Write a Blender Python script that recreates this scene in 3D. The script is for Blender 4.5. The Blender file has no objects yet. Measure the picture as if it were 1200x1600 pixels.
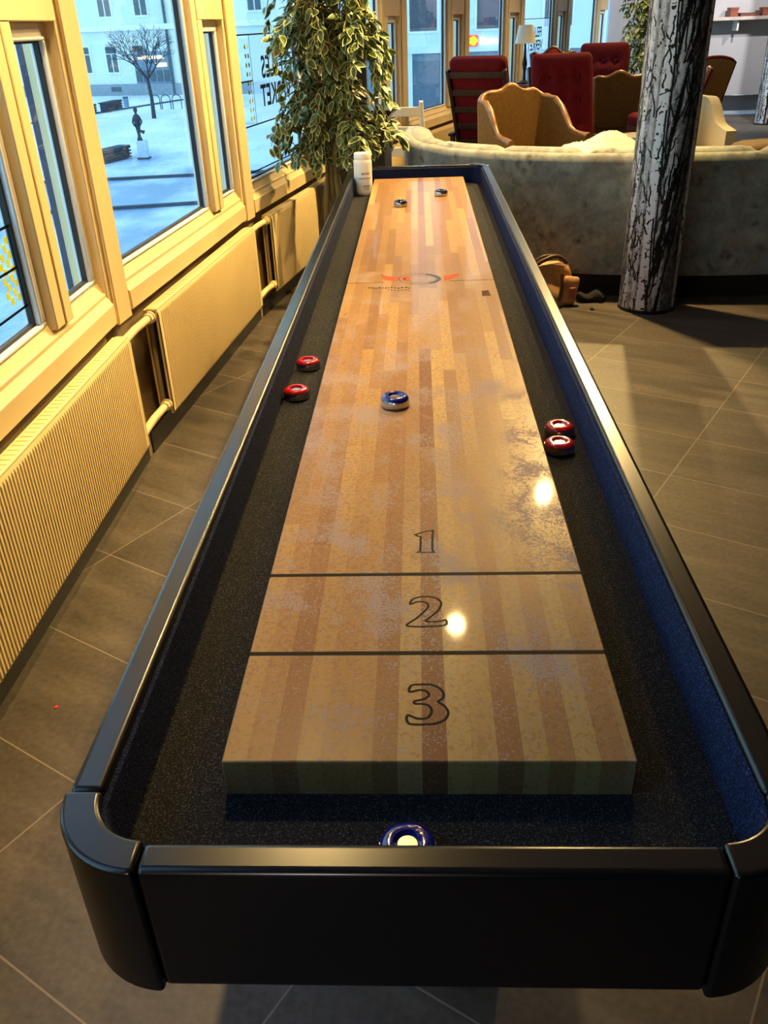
import bpy, bmesh, math, random
import numpy as np
from mathutils import Vector, Matrix

random.seed(7)
RNG = np.random.default_rng(11)
SC = bpy.context.scene
COL = SC.collection
R = math.radians

# ------------------------------------------------------------------ camera
CAM = Vector((-0.00154, -0.75105, 1.57413))
CR = Vector((0.99888029, 0.03284082, -0.03405352))
CU = Vector((0.01313039, 0.49907998, 0.86645644))
CF = Vector((-0.04545057, 0.86593340, -0.49808995))
FPX = 1334.0
cd = bpy.data.cameras.new('camera')
cam = bpy.data.objects.new('camera', cd)
COL.objects.link(cam)
m = Matrix.Identity(4)
for i in range(3):
    m[i][0], m[i][1], m[i][2], m[i][3] = CR[i], CU[i], -CF[i], CAM[i]
cam.matrix_world = m
cd.sensor_width = 36.0
cd.lens = FPX / 1600 * 36.0
cd.clip_end = 500
SC.camera = cam


def ray(x, y):
    return CF + CR * ((x - 600) / FPX) - CU * ((y - 800) / FPX)


def atz(x, y, z):
    d = ray(x, y)
    return CAM + d * ((z - CAM.z) / d.z)


def aty(x, y, Y):
    d = ray(x, y)
    return CAM + d * ((Y - CAM.y) / d.y)


# ------------------------------------------------------------------ materials
def lin(c):
    return tuple(((v / 12.92) if v <= 0.04045 else ((v + 0.055) / 1.055) ** 2.4) for v in c)


class NT:
    def __init__(s, name):
        s.m = bpy.data.materials.new(name)
        s.m.use_nodes = True
        s.t = s.m.node_tree
        s.b = s.t.nodes['Principled BSDF']
        s.out = s.t.nodes['Material Output']

    def n(s, typ, _in=None, **kw):
        nd = s.t.nodes.new(typ)
        for k, v in kw.items():
            setattr(nd, k, v)
        for k, v in (_in or {}).items():
            s.set(nd.inputs[k], v)
        return nd

    def set(s, sock, v):
        if isinstance(v, bpy.types.NodeSocket):
            s.t.links.new(v, sock)
        else:
            if hasattr(sock, 'default_value') and hasattr(sock.default_value, '__len__') and len(sock.default_value) == 4 and len(v) == 3:
                v = (*v, 1)
            sock.default_value = v

    def math(s, op, a, b=None, c=None, clamp=False):
        nd = s.n('ShaderNodeMath', operation=op, use_clamp=clamp)
        s.set(nd.inputs[0], a)
        if b is not None:
            s.set(nd.inputs[1], b)
        if c is not None:
            s.set(nd.inputs[2], c)
        return nd.outputs[0]

    def mix(s, fac, a, b, blend='MIX'):
        nd = s.n('ShaderNodeMix', data_type='RGBA', blend_type=blend)
        s.set(nd.inputs[0], fac)
        s.set(nd.inputs[6], a)
        s.set(nd.inputs[7], b)
        return nd.outputs[2]

    def coord(s, kind='Object'):
        return s.n('ShaderNodeTexCoord').outputs[kind]

    def map(s, vec, scale=(1, 1, 1), rot=(0, 0, 0), loc=(0, 0, 0)):
        return s.n('ShaderNodeMapping', {'Vector': vec, 'Scale': scale, 'Rotation': rot, 'Location': loc}).outputs[0]

    def noise(s, vec, scale, detail=3, rough=.5, out=0):
        return s.n('ShaderNodeTexNoise', {'Vector': vec, 'Scale': scale, 'Detail': detail, 'Roughness': rough}).outputs[out]

    def vor(s, vec, scale, feature='F1', out='Distance'):
        return s.n('ShaderNodeTexVoronoi', {'Vector': vec, 'Scale': scale}, feature=feature).outputs[out]

    def ramp(s, fac, stops, interp='LINEAR'):
        nd = s.n('ShaderNodeValToRGB')
        cr = nd.color_ramp
        cr.interpolation = interp
        while len(cr.elements) < len(stops):
            cr.elements.new(0.5)
        for e, (p, c) in zip(cr.elements, stops):
            e.position = p
            e.color = (*c, 1) if len(c) == 3 else c
        s.set(nd.inputs[0], fac)
        return nd.outputs[0]

    def bump(s, h, strength=.3, dist=.01):
        s.set(s.b.inputs['Normal'], s.n('ShaderNodeBump', {'Height': h, 'Strength': strength, 'Distance': dist}).outputs[0])

    def base(s, c):
        s.set(s.b.inputs['Base Color'], c)

    def rough(s, v):
        s.set(s.b.inputs['Roughness'], v)


def plain(name, srgb, rough=.5, metal=0.0, var=.12, vscale=6.0, spec=.5, bump=0.0, bscale=80.0):
    t = NT(name)
    c = lin(srgb)
    n = t.noise(t.coord(), vscale, 4)
    lo = tuple(v * (1 - var) for v in c)
    hi = tuple(min(1, v * (1 + var)) for v in c)
    t.base(t.ramp(n, [(.3, lo), (.7, hi)]))
    t.rough(rough)
    t.b.inputs['Metallic'].default_value = metal
    t.b.inputs['Specular IOR Level'].default_value = spec
    if bump:
        t.bump(t.noise(t.coord(), bscale, 3), bump, .004)
    return t.m


def velvet(name, srgb, var=.2, rough=.85, scale=40):
    t = NT(name)
    c = lin(srgb)
    n = t.noise(t.coord(), scale, 4)
    t.base(t.ramp(n, [(.25, tuple(v * (1 - var) for v in c)), (.75, tuple(min(1, v * (1 + var)) for v in c))]))
    t.rough(rough)
    t.b.inputs['Specular IOR Level'].default_value = .2
    t.b.inputs['Sheen Weight'].default_value = .35
    t.b.inputs['Sheen Roughness'].default_value = .4
    t.set(t.b.inputs['Sheen Tint'], tuple(min(1, v * 1.6 + .02) for v in c))
    t.bump(t.noise(t.coord(), 260, 2), .25, .003)
    return t.m


def woodmat(name, c1, c2, rough=.4, axis=1, spec=.5):
    t = NT(name)
    sc = [18, 18, 18]
    sc[axis] = 1.4
    v = t.map(t.coord(), tuple(sc))
    n = t.noise(v, 2.2, 5, .6)
    t.base(t.ramp(n, [(.3, lin(c1)), (.7, lin(c2))]))
    t.rough(rough)
    t.b.inputs['Specular IOR Level'].default_value = spec
    return t.m


def emit(name, srgb, strength):
    t = NT(name)
    t.base((0, 0, 0))
    t.set(t.b.inputs['Emission Color'], lin(srgb))
    t.b.inputs['Emission Strength'].default_value = strength
    return t.m


# ------------------------------------------------------------------ mesh builder
class MB:
    def __init__(s):
        s.v, s.f, s.mi = [], [], []
        s.cur = 0
        s.M = Matrix.Identity(4)

    def add(s, vs, fs):
        o = len(s.v)
        s.v += [tuple(s.M @ Vector(p)) for p in vs]
        s.f += [tuple(i + o for i in f) for f in fs]
        s.mi += [s.cur] * len(fs)
        return s

    def box(s, x0, x1, y0, y1, z0, z1):
        vs = [(x, y, z) for z in (z0, z1) for y in (y0, y1) for x in (x0, x1)]
        return s.add(vs, [(0, 2, 3, 1), (4, 5, 7, 6), (0, 1, 5, 4), (2, 6, 7, 3), (0, 4, 6, 2), (1, 3, 7, 5)])

    def bar(s, a, b, w, h, up=(0, 0, 1)):
        a, b = Vector(a), Vector(b)
        d = (b - a).normalized()
        u = Vector(up)
        sx = d.cross(u)
        if sx.length < 1e-4:
            sx = d.cross(Vector((1, 0, 0)))
        sx.normalize()
        u = sx.cross(d)
        vs = []
        for p in (a, b):
            for i, j in ((-1, -1), (1, -1), (1, 1), (-1, 1)):
                vs.append(p + sx * (i * w / 2) + u * (j * h / 2))
        return s.add(vs, [(3, 2, 1, 0), (4, 5, 6, 7), (0, 1, 5, 4), (1, 2, 6, 5), (2, 3, 7, 6), (3, 0, 4, 7)])

    def tube(s, pts, r, seg=10, closed=False, cap=True):
        pts = [Vector(p) for p in pts]
        n = len(pts)
        rs = r if isinstance(r, (list, tuple)) else [r] * n
        vs, fs = [], []
        pu = None
        for i, p in enumerate(pts):
            if closed:
                d = pts[(i + 1) % n] - pts[i - 1]
            else:
                d = pts[min(i + 1, n - 1)] - pts[max(i - 1, 0)]
            d.normalize()
            if pu is None:
                pu = d.cross(Vector((0, 0, 1)))
                if pu.length < 1e-3:
                    pu = d.cross(Vector((1, 0, 0)))
            pu = (pu - d * pu.dot(d)).normalized()
            w = d.cross(pu)
            for k in range(seg):
                a = 2 * math.pi * k / seg
                vs.append(p + (pu * math.cos(a) + w * math.sin(a)) * rs[i])
        for i in range(n if closed else n - 1):
            j = (i + 1) % n
            for k in range(seg):
                l = (k + 1) % seg
                fs.append((i * seg + k, i * seg + l, j * seg + l, j * seg + k))
        if not closed and cap:
            fs.append(tuple(range(seg - 1, -1, -1)))
            fs.append(tuple((n - 1) * seg + k for k in range(seg)))
        return s.add(vs, fs)

    def lathe(s, prof, c=(0, 0), seg=32):
        vs, fs = [], []
        for r, z in prof:
            for k in range(seg):
                a = 2 * math.pi * k / seg
                vs.append((c[0] + r * math.cos(a), c[1] + r * math.sin(a), z))
        n = len(prof)
        for i in range(n - 1):
            for k in range(seg):
                l = (k + 1) % seg
                fs.append((i * seg + k, i * seg + l, (i + 1) * seg + l, (i + 1) * seg + k))
        if prof[0][0] > 1e-6:
            fs.append(tuple(range(seg - 1, -1, -1)))
        if prof[-1][0] > 1e-6:
            fs.append(tuple((n - 1) * seg + k for k in range(seg)))
        return s.add(vs, fs)

    def prism(s, poly, z0, z1):
        n = len(poly)
        vs = [(x, y, z0) for x, y in poly] + [(x, y, z1) for x, y in poly]
        fs = [tuple(range(n - 1, -1, -1)), tuple(range(n, 2 * n))]
        fs += [(i, (i + 1) % n, n + (i + 1) % n, n + i) for i in range(n)]
        return s.add(vs, fs)

    def loft(s, rings, closed_ring=True, caps=True):
        n = len(rings[0])
        vs = [p for r in rings for p in r]
        fs = []
        for i in range(len(rings) - 1):
            for k in range(n if closed_ring else n - 1):
                l = (k + 1) % n
                fs.append((i * n + k, i * n + l, (i + 1) * n + l, (i + 1) * n + k))
        if caps and closed_ring:
            fs.append(tuple(range(n - 1, -1, -1)))
            fs.append(tuple((len(rings) - 1) * n + k for k in range(n)))
        return s.add(vs, fs)

    def cushion(s, hx, hy, hz, r, crown=0.0, n=10, tuft=None, side=1):
        """rounded box about the origin; crown bulges +-z; tuft = list of (x, y, depth, radius) dents in the +z or -z side"""
        key = {}
        vs, fs = [], []

        def vert(p):
            k = tuple(round(c, 5) for c in p)
            if k in key:
                return key[k]
            P = [p[0] * hx, p[1] * hy, p[2] * hz]
            H = (hx, hy, hz)
            q = [max(-(H[i] - r), min(H[i] - r, P[i])) for i in range(3)]
            d = Vector([P[i] - q[i] for i in range(3)])
            if d.length > 1e-9:
                d = d.normalized() * r
            o = Vector(q) + d
            o.z += crown * p[2] * (1 - p[0] ** 2) * (1 - p[1] ** 2)
            if tuft and p[2] * side > .3:
                for tx, ty, dep, rad in tuft:
                    dd = (o.x - tx) ** 2 + (o.y - ty) ** 2
                    o.z -= side * dep * math.exp(-dd / (rad * rad))
            key[k] = len(vs)
            vs.append(tuple(o))
            return key[k]

        g = [-1 + 2 * i / n for i in range(n + 1)]
        for ax in range(3):
            for sg in (-1, 1):
                for i in range(n):
                    for j in range(n):
                        q = []
                        for a, b in ((g[i], g[j]), (g[i + 1], g[j]), (g[i + 1], g[j + 1]), (g[i], g[j + 1])):
                            p = [0, 0, 0]
                            p[ax] = sg
                            p[(ax + 1) % 3] = a
                            p[(ax + 2) % 3] = b
                            q.append(vert(p))
                        fs.append(tuple(q) if sg > 0 else tuple(reversed(q)))
        return s.add(vs, fs)

    def build(s, name, mats, parent=None, bevel=0, smooth=35, loc=None, seg=2, recalc=True):
        me = bpy.data.meshes.new(name)
        me.from_pydata(s.v, [], s.f)
        if not isinstance(mats, (list, tuple)):
            mats = [mats]
        for mt in mats:
            me.materials.append(mt)
        if len(mats) > 1:
            me.polygons.foreach_set('material_index', s.mi)
        if recalc:
            bm = bmesh.new()
            bm.from_mesh(me)
            bmesh.ops.recalc_face_normals(bm, faces=bm.faces)
            bm.to_mesh(me)
            bm.free()
        if smooth:
            me.polygons.foreach_set('use_smooth', [True] * len(me.polygons))
            me.set_sharp_from_angle(angle=R(smooth))
        me.update()
        o = bpy.data.objects.new(name, me)
        COL.objects.link(o)
        if parent is not None:
            o.parent = parent
        if loc is not None:
            o.location = loc
        if bevel:
            b = o.modifiers.new('bevel', 'BEVEL')
            b.width = bevel
            b.segments = seg
            b.limit_method = 'ANGLE'
            b.angle_limit = R(40)
        return o


def tag(o, label=None, cat=None, group=None, kind=None):
    if label:
        o['label'] = label
    if cat:
        o['category'] = cat
    if group:
        o['group'] = group
    if kind:
        o['kind'] = kind
    return o


def thing(name, label, cat, loc=(0, 0, 0), rz=0, group=None, kind=None):
    o = bpy.data.objects.new(name, None)
    o.empty_display_size = .1
    COL.objects.link(o)
    o.location = loc
    o.rotation_euler = (0, 0, rz)
    return tag(o, label, cat, group, kind)


def children(o):
    return [c for c in bpy.data.objects if c.parent == o]


def copy_tree(o, parent=None):
    c = o.copy()
    COL.objects.link(c)
    if parent is not None:
        c.parent = parent
    for ch in children(o):
        copy_tree(ch, c)
    return c


def smooth_path(P, n=8):
    P = [Vector(p) for p in P]
    out = []
    for i in range(len(P) - 1):
        p0, p1, p2, p3 = P[max(i - 1, 0)], P[i], P[i + 1], P[min(i + 2, len(P) - 1)]
        for k in range(n):
            t = k / n
            out.append(.5 * ((2 * p1) + (p2 - p0) * t + (2 * p0 - 5 * p1 + 4 * p2 - p3) * t * t + (3 * p1 - p0 - 3 * p2 + p3) * t ** 3))
    out.append(P[-1])
    return out


def text_mesh(body, size, mat_, name, parent, matrix, extrude=.0, align='CENTER', spacing=1.0, offset=0.0):
    cu = bpy.data.curves.new(name, 'FONT')
    cu.body = body
    cu.size = size
    cu.align_x = align
    cu.extrude = extrude
    cu.space_character = spacing
    cu.space_line = .92
    cu.offset = offset
    tmp = bpy.data.objects.new(name + '_tmp', cu)
    COL.objects.link(tmp)
    dg = bpy.context.evaluated_depsgraph_get()
    me = bpy.data.meshes.new_from_object(tmp.evaluated_get(dg))
    bpy.data.objects.remove(tmp)
    bpy.data.curves.remove(cu)
    me.transform(matrix)
    me.materials.clear()
    me.materials.append(mat_)
    o = bpy.data.objects.new(name, me)
    COL.objects.link(o)
    if parent is not None:
        o.parent = parent
    return o


# shared materials
M_cream = plain('cream paint', (.90, .81, .62), .45, var=.05, vscale=3)
M_sash = plain('white sash paint', (.93, .93, .93), .4, var=.04, vscale=4)
M_rad = plain('radiator enamel', (.92, .83, .62), .4, var=.04, vscale=3)
M_dark = plain('dark void paint', (.10, .09, .08), .8)
M_black = plain('black lacquer', (.055, .055, .065), .35)
M_gasket = plain('rubber gasket', (.12, .12, .13), .6)
M_pier = plain('exterior pier paint', (.33, .31, .38), .7)
M_walnut = woodmat('dark walnut', (.16, .10, .07), (.27, .17, .12), .4, 2)
M_mahog = woodmat('red mahogany', (.30, .10, .06), (.42, .17, .10), .35, 0)
M_gold = woodmat('gilded wood', (.42, .28, .14), (.56, .40, .20), .35, 0)
M_red = velvet('red velvet', (.42, .055, .07))
M_olive = velvet('gold velvet', (.42, .31, .14))
M_creamfab = velvet('cream upholstery', (.84, .78, .64), .06)
M_sheep = velvet('sheepskin', (.93, .88, .76), .05, .95, 30)
M_white = plain('white paint', (.88, .88, .86), .45, var=.03)
M_steel = plain('brushed steel', (.72, .71, .69), .22, 1.0, .08, 40)
M_trunk = woodmat('fig bark', (.40, .35, .23), (.56, .50, .34), .8, 2, .2)


def glassmat():
    t = NT('window glass')
    f = t.n('ShaderNodeFresnel', {'IOR': 1.45}).outputs[0]
    # only the face that meets the ray first reflects, the back of the pane lets it out
    f = t.math('MULTIPLY', f, t.math('SUBTRACT', 1.0, t.n('ShaderNodeNewGeometry').outputs['Backfacing']))
    tr = t.n('ShaderNodeBsdfTransparent', {'Color': (.96, .98, .98, 1)})
    gl = t.n('ShaderNodeBsdfGlossy', {'Roughness': 0.0})
    mx = t.n('ShaderNodeMixShader')
    t.set(mx.inputs[0], f)
    t.t.links.new(tr.outputs[0], mx.inputs[1])
    t.t.links.new(gl.outputs[0], mx.inputs[2])
    t.t.links.new(mx.outputs[0], t.out.inputs[0])
    return t.m


M_glass = glassmat()


def filmmat():
    t = NT('frosted film')
    tr = t.n('ShaderNodeBsdfTransparent', {'Color': (1, 1, 1, 1)})
    df = t.n('ShaderNodeBsdfTranslucent', {'Color': (.8, .8, .82, 1)})
    mx = t.n('ShaderNodeMixShader', {0: .35})
    t.t.links.new(tr.outputs[0], mx.inputs[1])
    t.t.links.new(df.outputs[0], mx.inputs[2])
    t.t.links.new(mx.outputs[0], t.out.inputs[0])
    return t.m


M_film = filmmat()
M_vinyl = plain('black vinyl', (.02, .02, .025), .6, spec=.1)
M_trimw = plain('outer trim paint', (.78, .86, .95), .6)
M_lime = plain('lime vinyl', (.80, .85, .20), .5)
# ------------------------------------------------------------------ floor
def floormat():
    t = NT('slate floor tiles')
    co = t.coord()
    v = t.map(co, rot=(0, 0, R(30.9)))
    # after the turn x is constant along the long joints and y along the short ones
    sp = t.n('ShaderNodeSeparateXYZ', {0: v})
    x, y = sp.outputs[0], sp.outputs[1]
    TX, TY, GX, GY = .745, .378, FLOOR_OX, FLOOR_OY
    fx = t.math('DIVIDE', t.math('SUBTRACT', x, GX), TX)
    fy = t.math('DIVIDE', t.math('SUBTRACT', y, GY), TY)
    ix, iy = t.math('FLOOR', fx), t.math('FLOOR', fy)
    ax = t.math('MULTIPLY', t.math('ABSOLUTE', t.math('SUBTRACT', t.math('FRACT', t.math('ADD', fx, .5)), .5)), TX)
    ay = t.math('MULTIPLY', t.math('ABSOLUTE', t.math('SUBTRACT', t.math('FRACT', t.math('ADD', fy, .5)), .5)), TY)
    joint = t.math('LESS_THAN', t.math('MINIMUM', ax, ay), .0022)
    cid = t.n('ShaderNodeCombineXYZ', {0: ix, 1: iy}).outputs[0]
    wn = t.n('ShaderNodeTexWhiteNoise', {'Vector': cid}, noise_dimensions='3D')
    off = t.n('ShaderNodeVectorMath', {0: v, 1: wn.outputs[1]}, operation='ADD').outputs[0]
    n1 = t.noise(t.map(off, (1.2, 5, 1)), 2.2, 6, .6)
    n2 = t.noise(co, 60, 3)
    c = t.ramp(n1, [(.3, lin((.22, .193, .16))), (.52, lin((.30, .265, .222))), (.72, lin((.375, .335, .285)))])
    c = t.mix(.12, c, t.ramp(n2, [(.3, (0.02, .02, .02)), (.7, (.25, .24, .23))]))
    var = t.math('MULTIPLY_ADD', wn.outputs[0], .25, .88)
    c = t.mix(1.0, c, t.n('ShaderNodeCombineXYZ', {0: var, 1: var, 2: var}).outputs[0], 'MULTIPLY')
    c = t.mix(joint, c, lin((.50, .46, .41)))
    t.base(c)
    t.rough(t.math('MULTIPLY_ADD', n1, .25, .38))
    t.b.inputs['Specular IOR Level'].default_value = .4
    t.bump(t.math('SUBTRACT', t.math('MULTIPLY', n2, .2), joint), .25, .002)
    return t.m


# turned by 30.9 degrees the long joints have x constant
ca, sa = math.cos(R(30.9)), math.sin(R(30.9))


def turned(x, y):
    return x * ca - y * sa, x * sa + y * ca


p = turned(-.899, 2.03)
q = turned(-1.144, 1.305)
FLOOR_OX = FLOOR_OY = 0.0
FLOOR_OX = turned(-.899, 2.03)[0]
FLOOR_OY = turned(-1.144, 1.305)[1]

# the facade: a chain of straight bays that turn to the right as they go away
L = 1.958
HEAD = [0, 0, 0, 5, 10, 16, 20, 24, 26, 28]
V = [Vector((-1.235, .542 - 2 * L, 0))]
for h in HEAD:
    V.append(V[-1] + Vector((math.sin(R(h)), math.cos(R(h)), 0)) * L)
YB = 15.5          # back wall
# the last bay stops at the back wall
XR, YN = 7.5, -3.375

CEIL = 3.4
room = [(v.x - .05, v.y) for v in V[:-1]] + [(V[-1].x - .05, V[-1].y), (XR, V[-1].y), (XR, V[0].y)]
fm = MB().prism(room, -.12, 0)
tag(fm.build('floor', floormat(), smooth=0), 'dark slate floor of long tiles laid on the diagonal', 'floor', kind='structure')
cm = MB().prism(room, CEIL, CEIL + .1)
tag(cm.build('ceiling', plain('ceiling paint', (.80, .77, .72), .8, var=.03), smooth=0), 'off-white ceiling over the whole room', 'ceiling', kind='structure')
M_grey = plain('grey wall paint', (.72, .72, .74), .75, var=.04, vscale=2)
M_umber = plain('umber wall paint', (.17, .15, .14), .9, var=.06, vscale=2)
tag(MB().box(XR, XR + .12, V[0].y, V[-1].y, -.12, CEIL + .1).build('wall_right', M_umber), 'plain umber side wall at the right of the room', 'wall', kind='structure')
tag(MB().box(V[0].x - .1, XR + .12, V[0].y - .12, V[0].y, -.12, CEIL + .1).build('wall_front', M_umber), 'plain umber wall behind the near end of the room', 'wall', kind='structure')
xb = V[-2].x + (YB - V[-2].y) * math.tan(R(HEAD[-1]))
tag(MB().box(xb + .02, XR, YB, YB + .12, 0, CEIL).build('wall_back', M_grey), 'pale grey back wall with the shelf, behind the lounge', 'wall', kind='structure')
tag(MB().box(xb + .3, XR, YB - .02, YB, 0.07, .29).build('baseboard_back', plain('satin steel', (.55, .6, .66), .18, .9, .05), bevel=.004), 'shiny steel baseboard along the back wall', 'baseboard', kind='structure')


# ------------------------------------------------------------------ window bays and radiators
def pane_frame(mb, u0, u1, z0, z1, w, n0, n1):
    """rectangular sash ring in the (u, n, z) frame of a bay; x=n inward, y=u"""
    mb.box(n0, n1, u0, u1, z0, z0 + w)
    mb.box(n0, n1, u0, u1, z1 - w, z1)
    mb.box(n0, n1, u0, u0 + w, z0 + w, z1 - w)
    mb.box(n0, n1, u1 - w, u1, z0 + w, z1 - w)


ORD = ['behind the camera, farthest back', 'beside the near end of the table', 'nearest in view at the left', 'in the middle of the left wall', 'behind the fig tree, with the mirrored black lettering',
       'behind the black cabinet', 'above the white slatted chair', 'with the lit shop sign outside', 'behind the small white lamp', 'farthest, beside the far plant']
rad0 = None
for i in range(len(HEAD)):
    v, h = V[i], HEAD[i]
    rz = -R(h)
    if i == 0:
        o = MB().box(-.14, .03, 0, L, -.12, CEIL).build('wall_left', M_umber)
        o.location = v
        tag(o, 'plain umber stretch of the left wall behind the camera', 'wall', kind='structure')
        continue
    # local frame: +x inward, +y along the wall
    W = thing('window_%d' % (i + 1), 'cream framed window bay %s' % ORD[i], 'window', v, rz, kind='structure')
    # casing: posts, header panel, mullion, sill mouldings
    f = MB()
    f.box(-.06, .066, -.09, .10, .59, 3.2)                 # post on the bay joint
    f.box(.066, .080, -.06, .07, .59, 3.2)
    f.box(-.04, .065, .10, L - .09, 3.1, 3.2)             # head
    f.box(-.02, .06, 1.365, 1.435, .74, 3.1)               # slim mullion
    f.box(-.02, .065, 1.435, 1.87, 1.61, 3.1)              # closed board over the small light
    f.box(-.02, .065, 1.435, 1.50, .74, 1.61)
    f.build('window_casing', M_cream, W, bevel=.004)
    s = MB()
    prof = [(-.05, .606), (-.05, .757), (.028, .757), (.046, .724), (.053, .722), (.053, .708), (.068, .684), (.074, .680), (.074, .606)]
    s.loft([[(pn, u_, pz) for pn, pz in prof] for u_ in (.10, L - .09)])
    s.build('window_sill', M_cream, W, bevel=.0025, smooth=20)
    b = MB()
    pane_frame(b, .10, 1.365, .728, 3.1, .045, -.02, .028)
    pane_frame(b, .135, 1.33, .76, 3.065, .014, .022, .034)
    b.build('fixed_sash', M_sash, W, bevel=.005)
    b = MB()
    pane_frame(b, 1.50, 1.868, .728, 1.61, .05, -.02, .024)
    pane_frame(b, 1.54, 1.83, .768, 1.57, .012, .02, .03)
    b.build('vent_sash', M_sash, W, bevel=.005)
    g = MB()
    pane_frame(g, .145, 1.32, .773, 3.055, .010, -.006, .012)
    pane_frame(g, 1.55, 1.818, .778, 1.56, .009, -.006, .012)
    g.build('gasket', M_gasket, W)
    MB().box(-.004, .004, .15, 1.315, .778, 3.05).build('pane', M_glass, W)
    MB().box(-.004, .004, 1.555, 1.813, .782, 1.555).build('vent_pane', M_glass, W)
    e = MB()
    e.box(-.085, -.03, -.085, .095, -.6, 3.3)
    e.build('outer_pier', M_pier, W)
    e = MB().box(-.03, -.012, -.09, .10, .2, 3.25)
    e.build('outer_trim', M_trimw, W)
    # lower and upper wall of the bay
    w = MB()
    w.box(-.14, .03, -.0, L, -.12, .668)
    w.box(.03, .078, 0, L, 0, .098)
    o = w.build('wall_left', [plain('lower wall paint %d' % i, (.60, .53, .42), .6, var=.25, vscale=7)], None)
    o.location = v
    o.rotation_euler = (0, 0, rz)
    tag(o, 'low wall below the window bay %s' % ORD[i], 'wall', kind='structure')
    MB().box(-.14, .03, 0, L, 3.2, CEIL).build('upper_wall', M_cream, W)
    k = MB().box(.078, .083, 0.03, L - .03, 0, .096)
    o = k.build('baseboard_left', M_black, None)
    o.location = v
    o.rotation_euler = (0, 0, rz)
    tag(o, 'black baseboard below the window bay %s' % ORD[i], 'baseboard', kind='structure')

    if i < 2 or i > 7:
        continue
    labels = {2: 'ribbed cream radiator nearest in view along the left wall', 3: 'cream radiator in the middle of the left wall, striped with plant shadows',
              4: 'cream radiator behind the fig tree trunk', 5: 'cream radiator behind the black cabinet', 6: 'cream radiator behind the white slatted chair', 7: 'cream radiator under the window with the lit shop sign'}
    if rad0 is None:
        rad0 = Rr = thing('radiator', labels[i], 'radiator', v, rz, 'radiators under the windows')
        u0, u1, z0, z1 = .20, 1.80, .112, .572
        for nm, n_, sg in (('front_panel', .135, -1), ('back_panel', .085, 1)):
            mb = MB()
            prof = []
            pitch = .0182
            N = int((u1 - u0 - .03) / pitch)
            st = u0 + (u1 - u0 - N * pitch) / 2
            prof.append((n_, u0))
            for k in range(N):
                a = st + k * pitch
                prof += [(n_, a + .1 * pitch), (n_, a + .48 * pitch), (n_ - .0032, a + .62 * pitch), (n_ - .0032, a + .93 * pitch)]
            prof.append((n_, u1))
            if sg > 0:
                prof = [(n_, u0), (n_, u1)]
            zs = [(z0, .006), (z0 + .012, .0), (z1 - .022, .0)]
            rings = []
            for (zz, ins) in zs:
                rings.append([(pn - ins, pu, zz) for pn, pu in prof])
            # the rolled top edge is flat
            rings.append([(n_ - .003, pu, z1 - .012) for pn, pu in prof])
            rings.append([(n_ - .008, pu, z1) for pn, pu in prof])
            mb.loft(rings, closed_ring=False)
            mb.box(n_ - .016, n_ - .008, u0, u1, z0, z1)
            mb.build(nm, M_rad, Rr, smooth=25)
        c = MB()
        for k in range(22):
            a = u0 + .04 + k * .07
            c.box(.087, .117, a, a + .02, z0 + .03, z1 - .03)
        c.build('convector_fins', M_dark, Rr)
        gmb = MB()
        gmb.box(.082, .128, u0, u1, z1 - .006, z1 + .004)
        for k in range(int((u1 - u0) / .03)):
            a = u0 + .012 + k * .03
            gmb.box(.082, .118, a, a + .014, z1 + .004, z1 + .0055)
        gmb.build('top_grille', M_rad, Rr, bevel=.002)
        for nm, zz, nn in (('supply_pipe', z1 - .027, .100), ('return_pipe', z0 + .045, .108)):
            pb = MB()
            pb.tube([(nn, u1 - .03, zz), (nn, u1 + .05, zz), (nn, L + .02, zz), (nn + .015, L + u0 - .03, zz)], .0165, 14)
            pp = pb.build(nm, M_rad, Rr)
            cb = MB()
            cb.tube([(nn + .014, L + u0 - .052, zz), (nn + .0155, L + u0 - .027, zz)], .022, 8)
            cb.tube([(nn + .0155, L + u0 - .029, zz), (nn + .0165, L + u0 - .0155, zz)], .025, 16)
            cb.build('pipe_collar', M_rad, pp)
    else:
        Rr = copy_tree(rad0)
        Rr.location = v
        Rr.rotation_euler = (0, 0, rz)
        Rr['label'] = labels[i]


def window_sign(i, zlo, zhi, zt, us, lettered):
    """black line frame, lime dashes and mirrored lettering stuck on the big pane of bay i"""
    W = bpy.data.objects['window_%d' % (i + 1)]
    s = MB()
    x0, x1 = .0045, .0052
    s.box(x0, x1, .155, 1.31, zhi, zhi + .008)
    s.box(x0, x1, .155, 1.31, zlo, zlo + .008)
    s.box(x0, x1, us, us + .006, zlo, zhi)
    s.box(x0, x1, .155, us, (zlo + zhi) / 2, (zlo + zhi) / 2 + .008)
    if lettered:
        s.box(x0, x1, .155, 1.31, .80, .808)
    s.build('sign_lines', M_vinyl, W)
    d = MB()
    for r_ in range(9):
        for c_ in range(2):
            zz = zlo + .03 + r_ * (zhi - zlo - .05) / 9
            uu = us - .09 + c_ * .045
            if us > .9:
                uu = us - .04 - c_ * .05 - (r_ % 2) * .02
            d.box(x0, x1, uu, uu + .022, zz, zz + .022)
    d.build('sign_dashes', M_lime, W)
    if lettered:
        MB().box(-.0065, -.0045, us, 1.31, zlo, zhi).build('sign_film', M_film, W)
        # mirrored: the words read from the street; text x runs toward -u
        mt = Matrix(((0, 0, 1, .005), (-1, 0, 0, us + .12 + .31), (0, 1, 0, zt), (0, 0, 0, 1)))
        text_mesh('FELLES\nVERKET', .168, M_vinyl, 'lettering', W, mt, .0002, 'CENTER', 1.05, .0035)


window_sign(2, .838, 1.078, 0, 1.30, False)
window_sign(4, 1.052, 1.53, 1.300, .46, True)
window_sign(8, .95, 1.53, 1.32, .30, True)

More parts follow.
